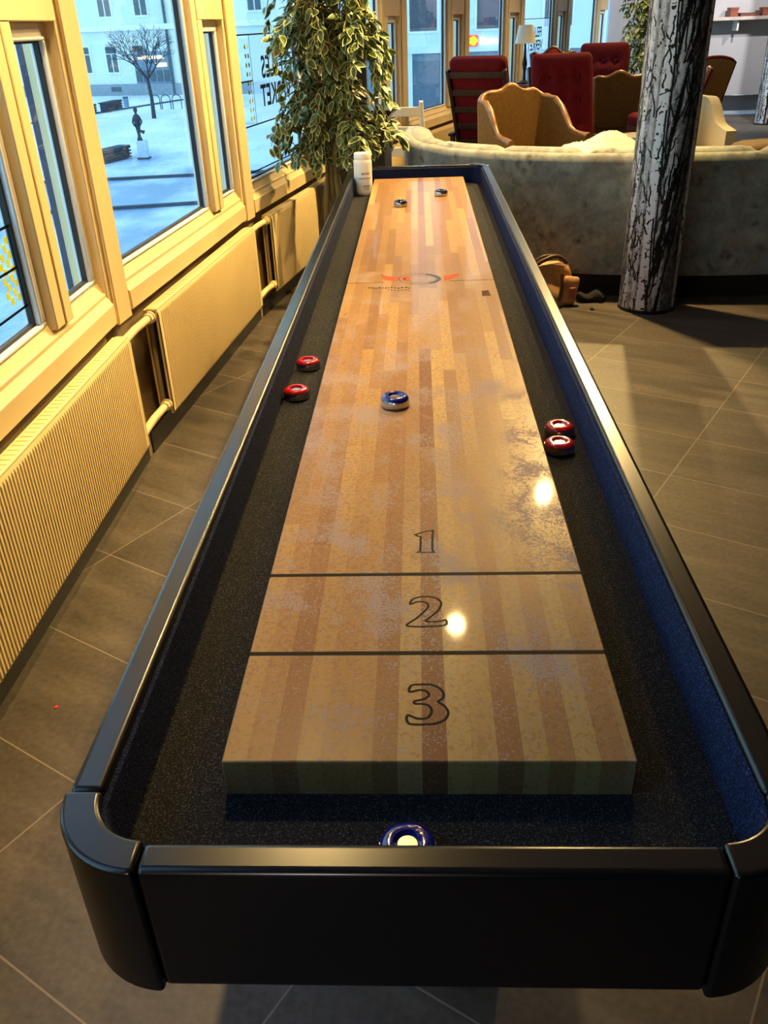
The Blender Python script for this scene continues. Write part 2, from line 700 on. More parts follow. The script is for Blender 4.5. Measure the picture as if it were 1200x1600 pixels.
# ------------------------------------------------------------------ table
def railmat():
    t = NT('espresso stained rail')
    n = t.noise(t.map(t.coord(), (30, 1.5, 30)), 2, 4)
    t.base(t.ramp(n, [(.3, lin((.022, .018, .02))), (.7, lin((.04, .03, .028)))]))
    t.rough(.27)
    t.b.inputs['Specular IOR Level'].default_value = .52
    return t.m


def carpetmat(name, k):
    t = NT(name)
    co = t.coord('Generated')
    co = t.coord()
    n = t.noise(co, 420, 2, .6)
    n2 = t.noise(co, 9, 3)
    c = t.ramp(n, [(.38, tuple(a * b for a, b in zip(lin((.085, .09, .11)), k))), (.57, tuple(a * b for a, b in zip(lin((.17, .175, .20)), k))), (.72, tuple(a * b for a, b in zip(lin((.42, .42, .43)), k)))])
    c = t.mix(t.math('MULTIPLY', n2, .5), c, tuple(a * b for a, b in zip(lin((.10, .10, .11)), k)))
    t.base(c)
    t.rough(.95)
    t.b.inputs['Specular IOR Level'].default_value = .15
    t.bump(n, .8, .004)
    return t.m


STRIPS = [(.82, .68, .52), (.77, .61, .46), (.68, .51, .39), (.80, .65, .49), (.77, .61, .45), (.79, .63, .47), (.70, .53, .40), (.84, .71, .54), (.61, .43, .33),
          (.86, .74, .56), (.83, .70, .53), (.70, .53, .41), (.83, .71, .55), (.76, .60, .46), (.86, .74, .57), (.78, .62, .48), (.82, .68, .53), (.8, .66, .5)]


def boardmat():
    t = NT('laminated maple board')
    co = t.coord()
    sp = t.n('ShaderNodeSeparateXYZ', {0: co})
    x, y = sp.outputs[0], sp.outputs[1]
    fi = t.math('ADD', t.math('DIVIDE', x, .0310), 8.2)
    idx = t.math('FLOOR', fi)
    base = t.mix(1.0, (.54, .48, .315, 1), t.ramp(t.math('DIVIDE', t.math('ADD', idx, .5), 18.0), [((k) / 18.0, lin(c)) for k, c in enumerate(STRIPS)], 'CONSTANT'), 'MULTIPLY')
    w1 = t.n('ShaderNodeTexWhiteNoise', {'W': idx}, noise_dimensions='1D').outputs[0]
    seg = t.math('FLOOR', t.math('ADD', t.math('DIVIDE', y, .62), t.math('MULTIPLY', w1, 7)))
    cid = t.n('ShaderNodeCombineXYZ', {0: idx, 1: seg}).outputs[0]
    w2 = t.n('ShaderNodeTexWhiteNoise', {'Vector': cid}, noise_dimensions='2D')
    tone = t.ramp(w2.outputs[0], [(0, lin((.47, .32, .195))), (.32, lin((.57, .42, .245))), (.68, lin((.66, .515, .295))), (1, lin((.72, .59, .345)))])
    # near the scoring end the strips have the tones of the photograph, further up they vary
    far = t.math('MULTIPLY', t.n('ShaderNodeMapRange', {0: y, 1: .25, 2: 1.0, 3: 0.0, 4: .62}).outputs[0], 1.0)
    c = t.mix(far, base, tone)
    gr = t.noise(t.map(co, (90, 3, 90)), 2.0, 5, .6)
    c = t.mix(.30, c, t.ramp(gr, [(.3, (.45, .43, .42)), (.65, (.55, .56, .57))]), 'OVERLAY')
    # dark lamination seams
    seam = t.math('LESS_THAN', t.math('ABSOLUTE', t.math('SUBTRACT', t.math('FRACT', t.math('ADD', fi, .5)), .5)), .012)
    c = t.mix(t.math('MULTIPLY', seam, .25), c, lin((.35, .22, .15)))
    # knots
    kn = t.vor(t.map(co, (9, 3.2, 1)), 1.0)
    c = t.mix(t.math('MULTIPLY', t.n('ShaderNodeMapRange', {0: kn, 1: .03, 2: .10, 3: .7, 4: 0.0}).outputs[0], 1.0), c, lin((.36, .22, .16)))
    # powder: fine grains everywhere, clumped drifts
    g1 = t.noise(co, 260, 2, .75)
    g2 = t.noise(co, 120, 3, .7)
    drift = t.noise(t.map(co, (1, .8, 1)), 9, 6, .68)
    zone = t.n('ShaderNodeMapRange', {0: y, 1: 1.2, 2: 3.4, 3: 1.0, 4: .35}).outputs[0]
    zn = t.n('ShaderNodeMapRange', {0: y, 1: .0, 2: .35, 3: .55, 4: 1.0}).outputs[0]
    zone = t.math('MULTIPLY', zone, zn)
    dm = t.math('MULTIPLY', t.n('ShaderNodeMapRange', {0: drift, 1: .48, 2: .66, 3: 0.0, 4: 1.0}).outputs[0], zone)
    thr = t.math('SUBTRACT', t.math('SUBTRACT', .68, t.math('MULTIPLY', zone, .08)), t.math('MULTIPLY', dm, .23))
    spec = t.n('ShaderNodeMapRange', {0: t.math('SUBTRACT', g1, thr), 1: -.03, 2: .05, 3: 0.0, 4: 1.0}).outputs[0]
    thr2 = t.math('SUBTRACT', .64, t.math('MULTIPLY', zone, .11))
    mott = t.n('ShaderNodeMapRange', {0: t.math('SUBTRACT', g2, thr2), 1: -.06, 2: .06, 3: 0.0, 4: .5}).outputs[0]
    c = t.mix(mott, c, lin((.47, .33, .25)))
    pc = t.mix(t.noise(co, 500, 1), lin((.33, .28, .29)), lin((.74, .67, .65)))
    c = t.mix(t.math('MULTIPLY', spec, .9), c, pc)
    t.base(c)
    t.rough(t.math('ADD', .3, t.math('MULTIPLY', spec, .45)))
    t.set(t.b.inputs['Specular IOR Level'], t.math('SUBTRACT', .10, t.math('MULTIPLY', spec, .08)))
    t.set(t.b.inputs['Coat Weight'], t.math('SUBTRACT', .26, t.math('MULTIPLY', spec, .16)))
    t.b.inputs['Coat Roughness'].default_value = .05
    t.bump(t.math('ADD', spec, t.math('MULTIPLY', mott, .5)), .12, .0012)
    return t.m


M_rail, M_board = railmat(), boardmat()
M_carpet, M_lining = carpetmat('charcoal carpet', (1, 1, 1)), carpetmat('navy carpet', (.65, 1.0, 2.5))
T = thing('shuffleboard_table', 'long black shuffleboard table with a pale maple board running away from the camera', 'table', (0, 0, 0))
Y0, Y1 = -.152, 4.588        # inner ends
XI, XO = .366, .406
YO0, YO1 = Y0 - .038, Y1 + .038
ZB, ZT = .635, .833
RO = .105
for sx in (-1, 1):
    a, b = sorted((sx * XI, sx * XO))
    MB().box(a, b, YO0 + RO, YO1 - RO, ZB, ZT).build('side_rail', M_rail, T, bevel=.008, seg=4)
for sy, (a, b) in ((0, (YO0, Y0)), (1, (Y1, YO1))):
    MB().box(-XO + RO, XO - RO, a, b, ZB, ZT).build('end_rail', M_rail, T, bevel=.008, seg=4)
RI = RO - (XO - XI)
for sx in (-1, 1):
    for sy in (-1, 1):
        cx = sx * (XO - RO)
        cy = (YO0 + RO) if sy < 0 else (YO1 - RO)
        poly = []
        n = 18
        for k in range(n + 1):
            a = k / n * math.pi / 2
            poly.append((cx + sx * (RO + .003) * math.cos(a), cy + sy * (RO + .003) * math.sin(a)))
        for k in range(n, -1, -1):
            a = k / n * math.pi / 2
            poly.append((cx + sx * RI * math.cos(a), cy + sy * RI * math.sin(a)))
        MB().prism(poly, ZB - .008, ZT + .002).build('corner_cap', M_rail, T, bevel=.007, seg=4)


def rounded_rect(x0, x1, y0, y1, r, n=10):
    P = []
    for cx, cy, a0 in ((x1 - r, y1 - r, 0), (x0 + r, y1 - r, 90), (x0 + r, y0 + r, 180), (x1 - r, y0 + r, 270)):
        for k in range(n + 1):
            a = R(a0 + 90 * k / n)
            P.append((cx + r * math.cos(a), cy + r * math.sin(a)))
    return P


inner = rounded_rect(-XI - .001, XI + .001, Y0 - .001, Y1 + .001, RI)
MB().prism(inner, .64, .734).build('gutter_floor', M_carpet, T)
inner2 = rounded_rect(-XI + .005, XI - .005, Y0 + .005, Y1 - .005, RI - .005)
lm = MB()
rings = []
for P, z in ((inner, .73), (inner2, .73), (inner2, .820), (inner, .824)):
    rings.append([(x, y, z) for x, y in P])
lm.loft([rings[1], rings[2], rings[3]], caps=False)
lm.build('gutter_lining', M_lining, T)
PF = MB().box(-.254, .254, 0, 4.446, .732, .790).build('playing_board', M_board, T, bevel=.002)

# markings on the board
M_ink = NT('worn black ink')
_n = M_ink.noise(M_ink.coord(), 260, 3, .6)
M_ink.base(M_ink.ramp(_n, [(.54, lin((.05, .045, .04))), (.68, lin((.07, .06, .05))), (.80, lin((.42, .33, .25)))]))
M_ink.rough(.6)
M_ink.b.inputs['Specular IOR Level'].default_value = .08
M_ink = M_ink.m
ZM = .7902


def ribbon(mb, pts, w, closed=False, z=ZM):
    pts = [Vector((p[0], p[1], 0)) for p in pts]
    n = len(pts)
    vs, fs = [], []
    for i, p in enumerate(pts):
        a = pts[(i - 1) % n] if (closed or i) else p
        b = pts[(i + 1) % n] if (closed or i < n - 1) else p
        d1, d2 = (p - a), (b - p)
        d1 = d1.normalized() if d1.length > 1e-9 else d2.normalized()
        d2 = d2.normalized() if d2.length > 1e-9 else d1
        n1 = Vector((-d1.y, d1.x, 0))
        n2 = Vector((-d2.y, d2.x, 0))
        nn = (n1 + n2)
        nn = nn.normalized() if nn.length > 1e-6 else n1
        k = min(1.8, 1 / max(.4, nn.dot(n1)))
        for s_ in (-1, 1):
            q = p + nn * (s_ * w / 2 * k)
            vs.append((q.x, q.y, z))
    for i in range(n if closed else n - 1):
        j = (i + 1) % n
        fs.append((2 * i, 2 * i + 1, 2 * j + 1, 2 * j))
    o = len(vs)
    vs += [(x, y, z - .0006) for x, y, _ in vs]
    mb.add(vs, fs)


for yy, w in ((.2066, .0085), (.407, .0085), (2.207, .0035)):
    b = MB()
    if w > .005:
        b.box(-.2535, .2535, yy - w / 2, yy + w / 2, .789, ZM)
    else:
        MB().box(.10, .2535, yy - w / 2, yy + w / 2, .789, ZM).build('score_line', M_ink, PF, smooth=0)
        b.box(-.2535, -.125, yy - w / 2, yy + w / 2, .789, ZM)
    b.build('score_line', M_ink, PF, smooth=0)


def px(pts):
    out = []
    for x, y in pts:
        P = atz(600 + x * 140 / 640, 800 + y * 350 / 1600, .79)
        out.append((P.x, P.y))
    return out


def curve2(pts, closed, n=5):
    P = [(a, b, 0) for a, b in pts]
    if closed:
        P = [P[-1]] + P + [P[0], P[1]]
        s = smooth_path(P, n)
        s = s[n:-n - 1 + 0]
        return [(p.x, p.y) for p in s][: len(pts) * n]
    return [(p.x, p.y) for p in smooth_path(P, n)]


# digits, outlined (traced as the outlines lie on the board)
d3 = [(182, 1285), (195, 1240), (260, 1232), (340, 1235), (400, 1262), (425, 1298), (420, 1330), (388, 1356), (430, 1385), (458, 1430), (440, 1478), (380, 1508), (300, 1518), (178, 1512), (168, 1452), (240, 1476), (310, 1470), (340, 1430), (325, 1388), (280, 1372), (222, 1370), (220, 1352), (290, 1335), (322, 1308), (300, 1280), (250, 1272)]
d2 = [(188, 658), (205, 624), (270, 606), (340, 608), (392, 628), (408, 660), (385, 706), (330, 752), (300, 782), (400, 782), (440, 770), (425, 812), (168, 816), (230, 762), (290, 708), (318, 668), (290, 644), (240, 642)]
d1 = [(222, 162), (300, 138), (350, 132), (345, 200), (345, 268), (356, 288), (235, 290), (258, 280), (262, 220), (262, 178), (240, 172)]
for nm, dd in (('number_three', d3), ('number_two', d2), ('number_one', d1)):
    b = MB()
    pts = px(dd)
    if nm != 'number_one':
        pts = curve2(pts, True, 4)
    ribbon(b, pts, .0038, True)
    b.build(nm, M_ink, PF, smooth=0)
# centre emblem: ring with a bluish right side between two red wings, small print under it
M_eblue = plain('emblem blue', (.30, .32, .42), .8, var=.3, vscale=90, spec=.03)
M_ered = plain('emblem red', (.64, .32, .22), .8, var=.25, vscale=120, spec=.03)


def epx(pts):
    return [(atz(540 + x * 250 / 1200, 400 + y * 80 / 384, .79).x, atz(540 + x * 250 / 1200, 400 + y * 80 / 384, .79).y) for x, y in pts]


def ell(cx, cy, rx, ry, a0=0, a1=360, n=40):
    return [(cx + rx * math.cos(R(a0 + (a1 - a0) * k / n)), cy + ry * math.sin(R(a0 + (a1 - a0) * k / n))) for k in range(n + 1)]


b = MB()
ribbon(b, epx(ell(555, 172, 155, 40)), .0035)
ribbon(b, epx(ell(560, 172, 120, 28)), .0025)
ribbon(b, epx(ell(550, 172, 152, 37, -70, 60)), .014, z=ZM + .0002)
b.build('emblem_ring', M_eblue, PF, smooth=0)
for wing in ([(262, 132), (300, 150), (398, 160), (392, 190), (300, 182), (275, 165)], [(420, 160), (480, 158), (482, 185), (420, 182)], [(735, 150), (860, 128), (850, 150), (790, 176), (738, 184)]):
    P = epx(wing)
    MB().add([(x, y, ZM) for x, y in P], [tuple(range(len(P)))]).build('emblem_wing', M_ered, PF, smooth=0)
b = MB()
xx = 170
random.seed(3)
while xx < 480:
    w = random.uniform(8, 22)
    yy = 238 + random.uniform(-3, 3)
    P = epx([(xx, yy - 3), (xx + w, yy - 3), (xx + w, yy + 4), (xx, yy + 4)])
    b.add([(x, y, ZM) for x, y in P], [(0, 1, 2, 3)])
    if xx > 310:
        P = epx([(xx, yy + 16), (xx + w, yy + 16), (xx + w, yy + 20), (xx, yy + 20)])
        b.add([(x, y, ZM) for x, y in P], [(0, 1, 2, 3)])
    xx += w + random.uniform(5, 12)
b.build('emblem_print', M_ink, PF, smooth=0)
b = MB()
P = epx([(1020, 262), (1070, 255), (1090, 298), (1025, 302)])
b.add([(x, y, ZM) for x, y in P], [(0, 1, 2, 3)])
b.build('dark_inlay', plain('dark knot', (.32, .21, .19), .8, var=.4, vscale=150, spec=.03), PF, smooth=0)

for yy in (.85, 3.6):
    b = MB()
    b.box(-.24, .24, yy - .16, yy + .16, .07, .64)
    b.box(-.30, .30, yy - .2, yy + .2, .0, .07)
    b.box(-.30, .30, yy - .2, yy + .2, .60, .64)
    b.build('pedestal', M_rail, T, bevel=.01)

# ------------------------------------------------------------------ pucks
def cap_mat(name, c, c2):
    t = NT(name)
    n = t.noise(t.coord(), 90, 4, .6)
    t.base(t.ramp(n, [(.4, lin(c)), (.62, lin(c)), (.72, lin(c2))]))
    t.rough(.12)
    t.b.inputs['Coat Weight'].default_value = .6
    t.b.inputs['Coat Roughness'].default_value = .05
    t.bump(n, .25, .004)
    return t.m


M_pblue = cap_mat('blue puck plastic', (.05, .08, .45), (.16, .26, .66))
M_pred = cap_mat('red puck plastic', (.66, .05, .07), (.82, .20, .20))
M_pdark = cap_mat('navy puck plastic', (.05, .05, .20), (.12, .14, .34))


def puck(capmat, label):
    t = thing('shuffleboard_puck', label, 'puck', group='shuffleboard pucks')
    MB().lathe([(.0005, 0.0), (.0305, 0.0), (.033, .002), (.0335, .006), (.0335, .017), (.0325, .0195), (.0005, .0195)], seg=48).build('steel_base', M_steel, t)
    MB().lathe([(.0005, .0192), (.0318, .0192), (.0322, .0205), (.031, .0235), (.027, .0268), (.021, .0282), (.0165, .0272), (.0138, .0238), (.0128, .0222), (.0005, .0222)], seg=48).build('plastic_cap', capmat, t)
    MB().lathe([(.0005, .0220), (.0118, .0220), (.0122, .0226), (.0115, .0231), (.0005, .0231)], seg=32).build('centre_disc', M_steel, t)
    return t


protos = {}
for capm, x, y, z, lab in (
        (M_pblue, 617, 617, .79, 'blue-topped steel puck alone in the middle of the board'),
        (M_pdark, 626, 313, .79, 'navy-topped puck at the far end of the board, left of its neighbour'),
        (M_pdark, 689.3, 296.7, .79, 'navy-topped puck closest to the far right corner of the board'),
        (M_pred, 480.8, 561, .734, 'red-topped puck in the left gutter, the farther one from the camera'),
        (M_pred, 462.5, 605.8, .734, 'red-topped puck in the left gutter, the nearer one with a pale centre'),
        (M_pred, 874.6, 662, .734, 'red-topped puck in the right gutter, behind its touching twin'),
        (M_pred, 874.6, 688, .734, 'red-topped puck in the right gutter, in front with a bright centre'),
        (M_pblue, 636.7, 1315, .734, 'blue-topped puck half hidden behind the near end rail')):
    P = atz(x, y, z + .027)
    if capm.name in protos:
        o = copy_tree(protos[capm.name])
        o['label'] = lab
    else:
        o = protos[capm.name] = puck(capm, lab)
    o.location = (P.x, max(P.y, Y0 + .0405), z + .0002)
pk = [o for o in bpy.data.objects if o.name.startswith('shuffleboard_puck') and o.get('label', '').startswith('red-topped puck in the right')]
pk.sort(key=lambda o: o.location.y)
if pk[1].location.y - pk[0].location.y < .068:
    pk[1].location.y = pk[0].location.y + .0685

# ------------------------------------------------------------------ powder can
can = thing('powder_can', 'tall white canister standing in the far left corner of the gutter', 'canister', (-.3085, 4.285, .7345))
MB().lathe([(.0005, 0), (.046, 0), (.0485, .004), (.0495, .02), (.0505, .165), (.0495, .178), (.046, .186), (.0005, .186)], seg=40).build('can_body', plain('white plastic', (.93, .92, .90), .4, var=.02), can)
MB().lathe([(.0005, .186), (.0465, .186), (.0472, .19), (.0472, .214), (.0455, .2185), (.0005, .2185)], seg=40).build('lid', plain('white lid plastic', (.95, .95, .93), .35, var=.02), can)
random.seed(5)


def can_bar(lb, z, h, a0, a1):
    n = max(1, int((a1 - a0) / 4))
    for k in range(n):
        a, b_ = R(a0 + (a1 - a0) * k / n), R(a0 + (a1 - a0) * (k + 1) / n)
        r = .0512
        lb.add([(r * math.cos(a), r * math.sin(a), z), (r * math.cos(b_), r * math.sin(b_), z), (r * math.cos(b_), r * math.sin(b_), z + h), (r * math.cos(a), r * math.sin(a), z + h)], [(0, 1, 2, 3)])


M_print = plain('grey print', (.62, .60, .60), .5, var=.2, vscale=200)
for z, h, segs in ((.112, .009, [(262, 285), (290, 318)]), (.090, .006, [(245, 325)]), (.048, .008, [(268, 318)]), (.036, .004, [(275, 290), (294, 312)])):
    lb = MB()
    for a0, a1 in segs:
        a = a0
        while a < a1:
            w = random.uniform(2, 6)
            can_bar(lb, z, h, a, min(a + w, a1))
            a += w + 1.2
    lb.build('label_line', M_print, can, recalc=False)
# ------------------------------------------------------------------ birch print pillars
def birch_pillar(name, label, x, y, rad, nu, nz, h, turn):
    t = thing(name, label, 'pillar', (x, y, 0))
    W, H = nu, nz
    cell = 2 * math.pi * rad / W
    U, Z = np.meshgrid((np.arange(W) + .5) / W * 360 - 180, (np.arange(H) + .5) * h / H)
    rg = np.random.default_rng(5)

    def blur(a, k, ax):
        c = a.copy()
        for d in range(1, k + 1):
            c = c + np.roll(a, d, ax) + np.roll(a, -d, ax)
        return c / (2 * k + 1)
    fine = rg.random((H, W))
    soft = blur(blur(rg.random((H, W)), 3, 0), 2, 1)
    soft = (soft - soft.mean()) / soft.std()
    g = .60 + .10 * soft + .14 * (fine - .5)          # misty wood between the trunks

    def dist(u):                                       # signed degrees around the pillar
        return (U - u + 180) % 360 - 180

    def trunk(u, half, tone, lean=0.0, wob=1.2, ph=0.0):
        nonlocal g
        c = dist(u + lean * (Z - 1) + wob * np.sin(Z * 5 + ph))
        inside = np.abs(c) < half
        rim = np.clip((np.abs(c) / half - .72) / .28, 0, 1)
        bark = tone * (1 - .45 * rim) + .05 * soft + .08 * (fine - .5)
        g = np.where(inside, bark, g)
        # lenticels and black eyes
        for k in range(int(h * 46 * half / 10)):
            zz, uu = rg.random() * h, (rg.random() * 2 - 1) * half * .95
            ln, th = half * (.08 + .38 * rg.random() ** 2), .002 + .006 * rg.random() ** 2
            mk = (np.abs(c - uu) < ln) & (np.abs(Z - zz - .0006 * (c - uu) * (1 if rg.random() > .5 else -1)) < th) & inside
            g = np.where(mk, .10 + .12 * rg.random(), g)
        for k in range(int(h * 2.2)):
            zz, uu, s_ = rg.random() * h, (rg.random() * 2 - 1) * half * .6, half * (.16 + .2 * rg.random())
            mk = ((c - uu) / s_) ** 2 + ((Z - zz) / (s_ * cell * W / 360 * 1.1)) ** 2 < 1 + .5 * (fine - .5)
            g = np.where(mk & inside, .08, g)

    def stroke(u0, z0, u1, z1, w0, w1, tone):
        nonlocal g
        n = max(2, int(abs(z1 - z0) / (h / H) + abs(u1 - u0) / (360 / W)) * 2)
        for k in range(n):
            t_ = k / (n - 1)
            u = u0 + (u1 - u0) * t_ + 1.3 * math.sin(t_ * 9 + u0)
            z = z0 + (z1 - z0) * t_
            w = w0 + (w1 - w0) * t_
            iz = int(z / h * H)
            hw = max(0, int(round(w / (360 / W))))
            iu = int((u + 180) / 360 * W)
            if 0 <= iz < H:
                for d in range(-hw, hw + 1):
                    g[iz, (iu + d) % W] = tone * (.7 + .6 * fine[iz, (iu + d) % W])

    for rep in range(3):
        o = rep * 120
        for k in range(int(60 * h)):                   # tangle of twigs
            uu, zz = o - 60 + rg.random() * 120, rg.random() * h
            dz = (.05 + .22 * rg.random())
            stroke(uu, zz, uu + (rg.random() * 2 - 1) * 24, zz + dz, 1.1, .4, .10 + .1 * rg.random())
        trunk(o - 52, 8, .86, 1.0, 1.5, 1)
        trunk(o - 31, 6, .78, -1, 1, 2)
        trunk(o - 12, 10.5, .97, .6, .8, 0)
        for k in range(4):                             # pale leaf shaped bark patches between the dark stems
            zz = .10 + k * .56
            c = dist(o + 13 + 16 * (Z - zz))
            mk = (np.abs(c) < 6.5 * np.sqrt(np.clip(1 - ((Z - zz - .16) / .17) ** 2, 0, 1)))
            g = np.where(mk, .80 + .06 * soft + .08 * (fine - .5), g)
        # dark right hand third, a mass of brown stems
        if rep < 2:
            c = dist(o + 56)
            mk = np.abs(c + 4 * np.sin(Z * 4)) < 26
            g = np.where(mk, g * .52 + .05, g)
        for k in range(5):                             # strong slanting stems
            zz = -.35 + k * .56
            stroke(o + 1, zz, o + 44, zz + .95, 2.2, 1.0, .05)
            stroke(o + 12, zz + .2, o + 40, zz + .85, 1.2, .5, .06)
            stroke(o + 3, zz + .1, o - 4, zz + .9, 1.6, .9, .06)
        for k in range(int(40 * h)):
            uu, zz = o - 5 + rg.random() * 62, rg.random() * h
            stroke(uu, zz, uu + 4 + rg.random() * 14, zz + .08 + .25 * rg.random(), 1.0, .4, .09)
        for k in range(int(34 * h)):
            uu, zz = o - 60 + rg.random() * 62, rg.random() * h
            stroke(uu, zz, uu + (rg.random() * 2 - 1) * 16, zz + .03 + .12 * rg.random(), .9, .4, .12)
        for zj in (.02, .93):                          # paper seams
            pass
    g = np.clip(g, .03, .95)
    lin_g = g ** 2.2
    warm = np.clip((.45 - g) / .4, 0, 1)
    rgb = np.stack([lin_g * (1.0 + .12 * warm), lin_g, lin_g * (1.06 - .16 * warm), np.ones_like(g)], -1)
    # mesh: open grid around the shaft, one colour per face
    ang = (np.arange(W) / W * 360 - 180 + turn - 90) * math.pi / 180
    vs = np.zeros((H + 1, W, 3))
    vs[:, :, 0] = rad * np.cos(ang)[None]
    vs[:, :, 1] = rad * np.sin(ang)[None]
    vs[:, :, 2] = (np.arange(H + 1) * h / H)[:, None]
    i, j = np.meshgrid(np.arange(H), np.arange(W), indexing='ij')
    a = i * W + j
    b_ = i * W + (j + 1) % W
    faces = np.stack([a, b_, b_ + W, a + W], -1).reshape(-1, 4)
    me = bpy.data.meshes.new('shaft')
    me.vertices.add(vs.size // 3)
    me.vertices.foreach_set('co', vs.reshape(-1))
    me.loops.add(faces.size)
    me.loops.foreach_set('vertex_index', faces.reshape(-1))
    me.polygons.add(len(faces))
    me.polygons.foreach_set('loop_start', np.arange(len(faces)) * 4)
    me.polygons.foreach_set('use_smooth', np.ones(len(faces), bool))
    me.update(calc_edges=True)
    ca_ = me.color_attributes.new('print', 'BYTE_COLOR', 'CORNER')
    lc = np.repeat(rgb.reshape(-1, 4), 4, 0)
    ca_.data.foreach_set('color', lc.reshape(-1).astype(np.float32))
    t_ = NT('birch print wallpaper')
    at_ = t_.n('ShaderNodeAttribute', attribute_name='print')
    t_.base(at_.outputs[0])
    t_.rough(.5)
    t_.b.inputs['Specular IOR Level'].default_value = .3
    me.materials.append(t_.m)
    o = bpy.data.objects.new('shaft', me)
    COL.objects.link(o)
    o.parent = t
    MB().lathe([(rad + .001, 0), (rad + .006, 0), (rad + .006, .018), (rad + .001, .02)], seg=48).build('base_ring', M_dark, t)
    return t


birch_pillar('birch_print_pillar', 'round pillar wrapped in birch trunk print, in front of the curved sofa', 1.383, 4.475, .164, 330, 820, CEIL, -15)
birch_pillar('birch_print_pillar', 'birch print pillar at the far right edge by the grey back wall', 5.36, 13.85, .17, 150, 300, CEIL, -30)

# ------------------------------------------------------------------ curved sofa
def floral():
    t = NT('faded floral upholstery')
    co = t.coord()
    big = t.noise(co, 7, 5, .62)
    v1 = t.vor(t.n('ShaderNodeVectorMath', {0: co, 1: t.n('ShaderNodeVectorMath', {0: t.noise(co, 10, 2, out=1), 1: (.18, .18, .18)}, operation='MULTIPLY').outputs[0]}, operation='ADD').outputs[0], 11)
    v2 = t.vor(t.n('ShaderNodeVectorMath', {0: co, 1: t.n('ShaderNodeVectorMath', {0: t.noise(co, 18, 2, out=1), 1: (.08, .08, .08)}, operation='MULTIPLY').outputs[0]}, operation='ADD').outputs[0], 27)
    c = t.ramp(big, [(.32, lin((.43, .45, .43))), (.5, lin((.54, .56, .54))), (.7, lin((.63, .64, .61)))])
    blot = t.math('MULTIPLY', t.n('ShaderNodeMapRange', {0: v1, 1: .10, 2: .62, 3: 1.0, 4: 0.0}).outputs[0], t.n('ShaderNodeMapRange', {0: big, 1: .40, 2: .60, 3: 0.0, 4: 1.0}).outputs[0])
    c = t.mix(t.math('MULTIPLY', blot, .95), c, lin((.27, .27, .24)))
    pet = t.n('ShaderNodeMapRange', {0: v2, 1: .15, 2: .5, 3: .45, 4: 0.0}).outputs[0]
    c = t.mix(pet, c, lin((.64, .60, .53)))
    c = t.mix(t.n('ShaderNodeMapRange', {0: t.noise(co, 5, 3), 1: .55, 2: .7, 3: 0.0, 4: .35}).outputs[0], c, lin((.48, .36, .30)))
    t.base(c)
    t.rough(.85)
    t.b.inputs['Specular IOR Level'].default_value = .2
    t.b.inputs['Sheen Weight'].default_value = .15
    t.bump(t.noise(co, 300, 2), .3, .003)
    return t.m


M_floral = floral()
S = thing('curved_sofa', 'long curved sofa in faded floral fabric, its back toward the table', 'sofa', (0, 0, 0))
path = smooth_path([(-.10, 6.55), (-.105, 6.14), (-.055, 5.66), (.07, 5.36), (.20, 5.18), (.42, 5.0), (.62, 4.885), (.93, 4.755), (1.29, 4.665), (1.65, 4.615), (2.0, 4.60), (2.4, 4.64), (2.9, 4.78), (3.4, 5.05), (3.8, 5.42)], 7)
path = [Vector((p[0], p[1], 0)) for p in path]


def offs(P, d):
    out = []
    for i, p in enumerate(P):
        a, b_ = P[max(i - 1, 0)], P[min(i + 1, len(P) - 1)]
        t_ = (b_ - a).normalized()
        out.append(p + Vector((-t_.y, t_.x, 0)) * d)
    return out


def sweep(prof, P, name, mt, parent, smooth=50):
    """prof: list of (depth into the sofa, z)"""
    mb = MB()
    layers = [offs(P, d) for d, _ in prof]
    rings = [[(layers[k][i].x, layers[k][i].y, prof[k][1]) for k in range(len(prof))] for i in range(len(P))]
    mb.loft(rings)
    return mb.build(name, mt, parent, smooth=smooth)


sweep([(0, .145), (0, .80), (.006, .832), (.03, .848), (.07, .848), (.10, .82), (.10, .145)], path, 'outer_back', M_floral, S)
sweep([(.05, 0), (.05, .145), (.60, .145), (.60, 0)], path, 'plinth', M_dark, S, 20)
sweep([(.10, .145), (.10, .30), (.66, .30), (.68, .28), (.68, .145)], path, 'seat_base', M_floral, S)
cuts = [2, 20, 37, 50, 60, 70, 80, len(path) - 1]
for a, b_ in zip(cuts[:-1], cuts[1:]):
    seg_ = path[a:b_ + 1]
    n = len(seg_)
    for nm, prof in (('back_cushion', [(.045, .50), (.035, .70), (.04, .835), (.075, .868), (.13, .872), (.19, .85), (.235, .78), (.26, .50)]),
                     ('seat_cushion', [(.24, .30), (.24, .42), (.30, .45), (.60, .45), (.67, .42), (.68, .36), (.66, .30)])):
        mb = MB()
        rings = []
        for i in range(n):
            t_ = i / (n - 1)
            e = min(t_, 1 - t_) * (n - 1)
            k = 0 if e < .5 else 1
            cz = .62 if nm == 'back_cushion' else .37
            sh = 1 - (.16 if k == 0 else (.03 if e < 1.5 else 0))
            ring = []
            for d, z in prof:
                zz = cz + (z - cz) * sh
                q = offs(path, d)[a + i]
                ring.append((q.x, q.y, zz))
            rings.append(ring)
        mb.loft(rings)
        mb.build(nm, M_floral, S, smooth=60)

# ------------------------------------------------------------------ chairs
def place(o, x, y, face):
    """face: direction the chair looks to (dx, dy)"""
    o.location = (x, y, 0)
    o.rotation_euler = (0, 0, math.atan2(face[1], face[0]) - math.pi / 2)


